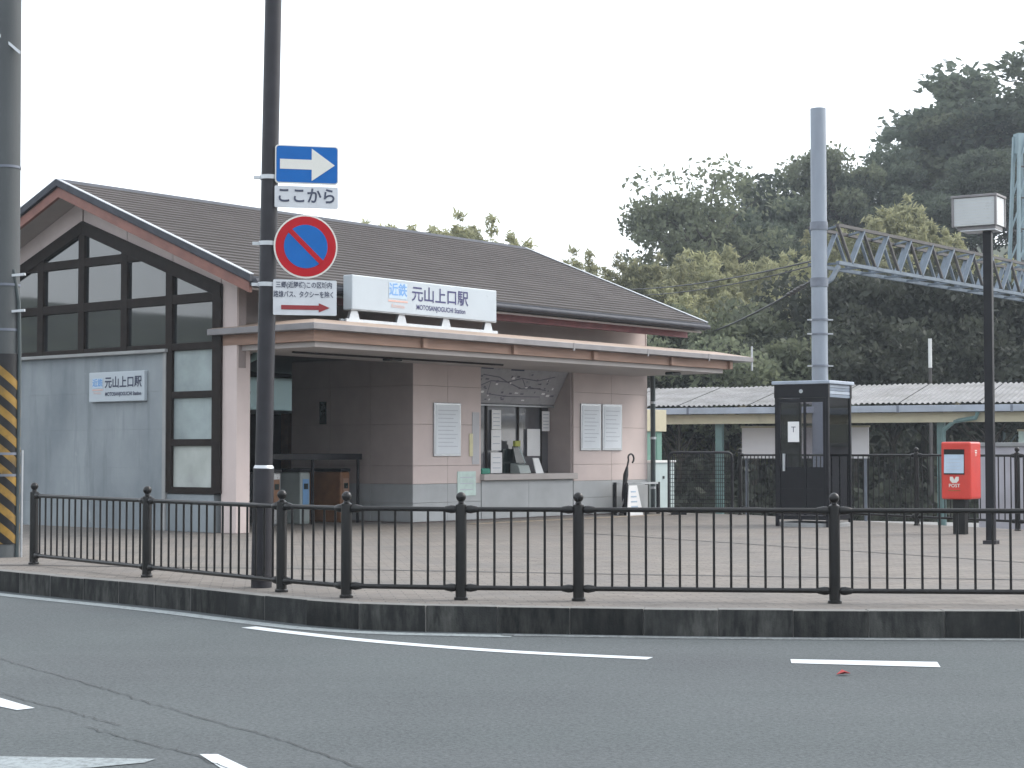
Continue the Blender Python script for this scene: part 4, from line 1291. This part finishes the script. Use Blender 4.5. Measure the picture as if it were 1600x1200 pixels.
# overhead wires
def wire(p, q, r, sag, label, name='overhead_wire'):
    P, Q = Vector(p), Vector(q)
    pts = [P.lerp(Q, i/14) - Vector((0,0,sag*4*(i/14)*(1-i/14))) for i in range(15)]
    o = MB().tube(pts, r, 6).build(name, 'wire', None, smooth=True)
    return tag(o, label, 'wire', 'overhead wires at the railway mast')
wire((7.50,43.0,6.05), (2.9,78,8.75), .022, .35, 'upper one of the two thin wires left of the railway mast')
wire((7.50,43.0,5.93), (2.9,78,8.55), .018, .42, 'lower one of the two thin wires left of the railway mast')
cb = wire((7.48,43.0,5.55), (6.0,78,6.15), .030, .45, 'thick black cable dropping left from the railway mast to the roof')
ins = MB()
for k in range(5):
    t = .03+.012*k; p = Vector((7.48,43.0,5.55)).lerp(Vector((6.0,78,6.15)), t) - Vector((0,0,.45*4*t*(1-t)))
    ins.lathe([(.04,p.z-.05),(.11,p.z),(.04,p.z+.05)], (p.x,p.y), 10)
ins.build('insulator', 'truss_dark', cb)

# ------------------------------------------------------------------ vegetation on the slope
rng = np.random.default_rng(7)
def leaf_mesh(name, C, size, m, hang=0.0, aspect=.5, rg=rng):
    """one small folded rhombus per leaf spray"""
    n = len(C)
    u = rg.normal(size=(n,3)); u[:,2] = u[:,2]*(1-.4*hang) - hang*1.3
    u /= np.linalg.norm(u, axis=1)[:,None]
    t = rg.normal(size=(n,3)); v = np.cross(u, t); v /= np.linalg.norm(v, axis=1)[:,None]
    s = (size*rg.uniform(.6,1.4,n))[:,None]
    A = C - u*s*.5; B = C + v*s*aspect*.5; D = C + u*s*.5; E = C - v*s*aspect*.5
    V = np.stack([A,B,D,E], axis=1).reshape(-1,3)
    me = bpy.data.meshes.new(name)
    me.vertices.add(4*n); me.vertices.foreach_set('co', V.astype(np.float32).ravel())
    me.loops.add(4*n); me.loops.foreach_set('vertex_index', np.arange(4*n, dtype=np.int32))
    me.polygons.add(n); me.polygons.foreach_set('loop_start', np.arange(0,4*n,4, dtype=np.int32))
    me.update(calc_edges=True); me.materials.append(M[m])
    return me

def broadleaf(seed, h, rad, m, nleaf=7000, size=.26, cone=0.0):
    """returns (trunk MB, crown mesh): trunk and limbs, clumps of leaves with gaps between them"""
    rg = np.random.default_rng(seed); r = random.Random(seed)
    tr = MB()
    top = Vector((r.uniform(-.3,.3), r.uniform(-.3,.3), h*.8))
    tr.tube([(0,0,-.5),(r.uniform(-.15,.15),r.uniform(-.15,.15),h*.3),tuple(top*.72),tuple(top)], [.04*h/2.4,.034*h/2.4,.02*h/2.4,.03], 8)
    cl = []
    K = 22
    for k in range(K):
        a = r.uniform(0, 2*math.pi); f = r.uniform(.30, 1.0)
        zr = h*(.34 + .62*f)
        wid = rad*(math.sin(math.pi*min(.97, max(.08, (f-.12)*.95)))**.6)*(1-cone*f)
        d = wid*math.sqrt(r.uniform(.15,1))
        c = Vector((d*math.cos(a), d*math.sin(a), zr))
        cl.append((c, rad*r.uniform(.26,.46)))
        b0 = Vector((top.x*.5, top.y*.5, max(h*.22, zr-h*.24)))
        tr.tube([tuple(b0), tuple(b0.lerp(c,.55)+Vector((0,0,.1*rad))), tuple(c)], [.012*h/2, .008*h/2, .012], 5)
    P = []
    per = nleaf//K
    for c, q in cl:
        d = rg.normal(size=(per,3)); d /= np.linalg.norm(d, axis=1)[:,None]
        rr_ = q*(rg.uniform(.25,1,per)**.45)
        p = d*rr_[:,None]; p[:,2] *= .62; p[:,0] *= 1.15
        P.append(p + np.array(c))
    C = np.concatenate(P)
    C += rg.normal(size=C.shape)*.07
    return tr, leaf_mesh('crown', C, size, m, .15, .55, rg)

def bamboo(seed, h, n=13, nl=10400, size=.36, m='leaf_bamboo'):
    rg = np.random.default_rng(seed); r = random.Random(seed)
    tr = MB(); P = []
    for k in range(n):
        bx_, by_ = r.gauss(0,.75), r.gauss(0,.75); hh = h*r.uniform(.72,1.0)
        a = r.uniform(0,2*math.pi); lean = r.uniform(.1,.9)*h*.075
        pts = []
        for i in range(9):
            t = i/8
            pts.append((bx_+math.cos(a)*lean*t**2.6, by_+math.sin(a)*lean*t**2.6, hh*(t - .05*t**4)))
        tr.tube(pts, [.045*(1-.85*i/8) for i in range(9)], 5)
        per = nl//n
        # leaf sprays along side branches, tapering to a plume
        nb = 16; q = per//nb
        for b in range(nb):
            t = .16 + .84*((b+r.random())/nb)
            i = min(7, int(t*8)); fr_ = t*8-i
            p = np.array(pts[i])*(1-fr_) + np.array(pts[i+1])*fr_
            ang = r.uniform(0,2*math.pi); L = (1.45*(1-t)**.95+.10)*r.uniform(.6,1.2)
            s = rg.uniform(.1,1,q)
            d = np.stack([np.cos(ang)*s*L, np.sin(ang)*s*L, .25*s*L - .55*(s**2)*L], axis=1)
            P.append(p + d + rg.normal(size=(q,3))*np.array([.11,.11,.10]))
    return tr, leaf_mesh('crown', np.concatenate(P), size, m, .55, .22, rg)

def make_tree(name, parts, barkm, stem):
    tr, cr = parts
    root = empty(name, (0,0,-50))
    tr.build(stem, barkm, root, smooth=True)
    link(bpy.data.objects.new('crown', cr), root)
    return root

protos = {
 'd1': make_tree('broadleaf_tree', broadleaf(1, 9.0, 3.2, 'leaf_dark', 9500, .30), 'bark', 'trunk'),
 'd2': make_tree('broadleaf_tree', broadleaf(2, 9.5, 3.5, 'leaf_dark', 9500, .30), 'bark', 'trunk'),
 'd3': make_tree('broadleaf_tree', broadleaf(3, 8.5, 3.0, 'leaf_mid', 9000, .28), 'bark', 'trunk'),
 'd4': make_tree('broadleaf_tree', broadleaf(9, 9.0, 2.9, 'leaf_mid', 5200, .27), 'bark', 'trunk'),
 'd5': make_tree('broadleaf_tree', broadleaf(23, 9.0, 2.9, 'leaf_mid', 3300, .24), 'bark', 'trunk'),
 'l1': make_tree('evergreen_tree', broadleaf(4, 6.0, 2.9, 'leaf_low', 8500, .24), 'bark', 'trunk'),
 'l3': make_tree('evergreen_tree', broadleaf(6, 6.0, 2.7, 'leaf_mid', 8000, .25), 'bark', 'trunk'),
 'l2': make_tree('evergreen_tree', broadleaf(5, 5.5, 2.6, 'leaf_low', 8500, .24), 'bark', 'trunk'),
 'b1': make_tree('bamboo', bamboo(11, 9.0), 'culm', 'culms'),
 'b2': make_tree('bamboo', bamboo(12, 9.5), 'culm', 'culms'),
 'b3': make_tree('bamboo', bamboo(13, 8.5), 'culm', 'culms'),
}
used = set()
def plant(key, u, y, top_v, label, cat, group, h0, sx=1.0, seed=0):
    """stand a plant on the slope at forward distance y; its height comes from the treeline height wanted there"""
    x = (u-800)/2700.0*y
    g = hill_h(x, y)
    top = CAM_Z + (707-top_v)/2700.0*y
    s = max(.35, (top-g)/h0)
    pr = protos[key]
    rz = random.Random(seed*31+int(u)).uniform(0, 6.28)
    w = min(1.5, max(.75, s))*sx
    if key not in used:
        used.add(key); o = pr
        o.location = (x, y, g); o.rotation_euler.z = rz; o.scale = (w, w, s)
    else:
        o = dup_tree(pr, (x, y, g), rz, (w, w, s))
    return tag(o, label, cat, group)

# skyline trees
SK = 'dark broadleaf trees on the skyline'
for i, (k, u, y, v, lab, sx) in enumerate([
    ('d5', 1100, 88, 268, 'loose-crowned tree standing tallest left of the railway mast', 1.0),
    ('d3', 1055, 90, 325, 'small tree at the left foot of the skyline trees', .7),
    ('d1', 1178, 96, 318, 'round dark tree on the skyline just left of the railway mast', 1.0),
    ('d2', 1262, 98, 268, 'dark tree on the skyline directly behind the top of the mast', .95),
    ('d3', 1312, 99, 248, 'green tree on the skyline just right of the mast', .9),
    ('d1', 1372, 100, 262, 'dark flat-topped tree on the skyline between mast and lamp', .9),
    ('d4', 1418, 104, 262, 'thin leafed tree in the dip of the skyline', .8),
    ('d2', 1470, 102, 222, 'dark tree climbing the skyline above the white lantern', 1.1),
    ('d3', 1522, 104, 172, 'tall green tree on the skyline above and right of the lantern', 1.2),
    ('d1', 1585, 106, 118, 'tallest dark tree in the top right corner', 1.5),
    ('d2', 1545, 98, 250, 'broad dark tree behind the white lantern', 1.4),
    ('d1', 1640, 104, 100, 'dark tree cut by the right picture edge', 1.5),
    ('d2', 1420, 96, 320, 'dark tree in the second row behind the truss beam', 1.1),
    ('d1', 1215, 92, 345, 'dark tree in the second row left of the mast', .9),
    ('d3', 1150, 90, 370, 'low green tree in the second row above the wires', .8),
    ('d1', 1500, 94, 300, 'dark tree in the second row below the lantern', 1.2),
    ('d2', 1600, 94, 240, 'dark tree in the second row behind the lattice mast', 1.3)]):
    plant(k, u, y, v, lab, 'tree', SK, {'d1':8.9,'d2':9.4,'d3':8.4,'d4':8.9,'d5':8.9}[k], sx, i)
# bamboo grove
BG = 'bamboo grove on the slope'
blab = 'feathery yellow-green bamboo in the grove behind the platform shelter'
rb = random.Random(21)
spots = [(895,84,400),(930,82,408),(962,80,398),(992,80,392),(1018,79,385),(1050,78,392),(1085,80,380),(1120,78,400),(1152,80,372),(1188,77,388),(1222,79,378),(1250,76,395),
         (1318,80,345),(1345,78,330),(1380,79,312),(1408,80,300),(1440,79,326),(1470,78,345),(1500,77,372),(1330,74,400),(1372,73,392),(1415,74,385),(1458,73,405),(1500,72,420),(1540,76,395),(1580,75,400),(1625,76,390),
         (1100,72,440),(1150,71,450),(1200,72,436),(1045,73,448),(1000,75,440),(955,76,446),(1240,71,452),(1070,67,478),(1115,66,486),(1165,67,474),(1210,66,482),(1255,67,476),(1025,68,476),(1530,70,450),(1572,69,462),(1612,70,450)]
ORD = ['first','second','third','fourth','fifth','sixth','seventh','eighth','ninth','tenth','eleventh','twelfth','thirteenth','fourteenth','fifteenth']
def place_labels(spots, split, rowname, what):
    """say which one: row, stretch between landmarks, count from the left"""
    out = [''] * len(spots)
    stretch = [(0, 1281, 'left of the railway mast'), (1281, 1545, 'between railway mast and lamp post'), (1545, 9999, 'right of the lamp post')]
    for back in (True, False):
        for a, b, where in stretch:
            idx = sorted([i for i, (u, y, v) in enumerate(spots) if (y >= split) == back and a <= u < b], key=lambda i: spots[i][0])
            for n_, i in enumerate(idx):
                out[i] = '%s %s, %s from left in the %s row %s' % (rowname, what, ORD[n_], 'back' if back else 'front', where)
    return out
blabs = place_labels(spots, 76.5, 'feathery yellow-green', 'bamboo')
for i, (u, y, v) in enumerate(spots):
    k = ('b1','b2','b3')[i % 3]
    plant(k, u, y, v + rb.uniform(-6,6), blabs[i], 'bamboo', BG, {'b1':8.6,'b2':9.1,'b3':8.1}[k], rb.uniform(.85,1.15), i)
# bamboo tops over the roof ridge
for i, (k, u, y, v, lab) in enumerate([
    ('b1', 583, 80, 336, 'bamboo plume just topping the roof ridge right of the round sign'),
    ('b3', 630, 80, 348, 'smallest bamboo tip showing above the roof ridge'),
    ('b2', 708, 80, 320, 'tallest bamboo plume above the roof ridge'),
    ('b1', 745, 82, 340, 'middle bamboo plume above the roof ridge'),
    ('b3', 784, 82, 346, 'bamboo plume at the right end of the roof ridge'),
    ('b1', 688, 83, 345, 'low bamboo plume at the left of the cluster above the roof ridge'),
    ('b2', 884, 80, 378, 'lone bamboo plume just right of the roof gable')]):
    plant(k, u, y, v, lab, 'bamboo', None, {'b1':8.6,'b2':9.1,'b3':8.1}[k], .95, i+60)
# dark evergreens in front
LG = 'dark evergreens behind the platform shelter'
llab = 'dark evergreen with a rounded crown in the row behind the platform shelter'
lspots = [(1045,62,548),(1085,60,556),(1133,61,502),(1180,59,552),(1222,62,536),(1262,60,540),(1312,62,470),(1352,60,478),(1395,62,455),(1440,60,462),(1480,61,470),(1520,60,500),(1560,61,512),(1605,60,500),(1400,57,520),(1330,57,540),(1460,57,530),(1640,59,490),(990,63,540),(1015,66,530),(1240,57,560),(1110,57,570),(1540,56,560),(1180,56,575),(1060,56,575)]
llabs = place_labels(lspots, 58.5, 'dark rounded', 'evergreen')
for i, (u, y, v) in enumerate(lspots):
    plant('l3' if u < 1275 and i % 3 else ('l1','l2')[i % 2], u, y, v, llabs[i], 'tree', LG, 5.6 if i % 2 == 0 else 5.1, random.Random(i).uniform(.8,1.05), i+90)

# undergrowth and scrub covering the slope
n = 42000
X = rng.uniform(-8, 36, n); Y = rng.uniform(51, 96, n)
Z = np.array([hill_h(a, b) for a, b in zip(X, Y)]) + np.abs(rng.normal(0, .75, n))
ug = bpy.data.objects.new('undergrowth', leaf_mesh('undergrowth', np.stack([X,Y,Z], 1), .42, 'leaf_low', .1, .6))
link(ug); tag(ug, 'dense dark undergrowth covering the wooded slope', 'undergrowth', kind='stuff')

# fallen red leaf on the road
fl = MB().add([(-.035,0,0),(0,-.02,.012),(.04,0,.004),(0,.02,.014)], [(0,1,2,3)]).build('fallen_leaf', 'leaf_red', None, loc=(2.20,11.55,ROAD_Z+.006))
fl.scale = (1.3,2.2,2)
tag(fl, 'small red fallen leaf lying on the road', 'leaf')

# ------------------------------------------------------------------ thin haze over the valley
hz = MB().box(-430, 430, -430, 200, -2.6, 48).build('haze', 'earth')
hz.data.materials.clear()
hm = bpy.data.materials.new('haze'); hm.use_nodes = True
hm.node_tree.nodes.clear()
ho = hm.node_tree.nodes.new('ShaderNodeOutputMaterial'); hv = hm.node_tree.nodes.new('ShaderNodeVolumePrincipled')
hv.inputs['Color'].default_value = (.80,.88,.96,1); hv.inputs['Density'].default_value = .00075; hv.inputs['Anisotropy'].default_value = .3
hm.node_tree.links.new(hv.outputs[0], ho.inputs['Volume'])
hz.data.materials.append(hm)
hz['kind'] = 'stuff'
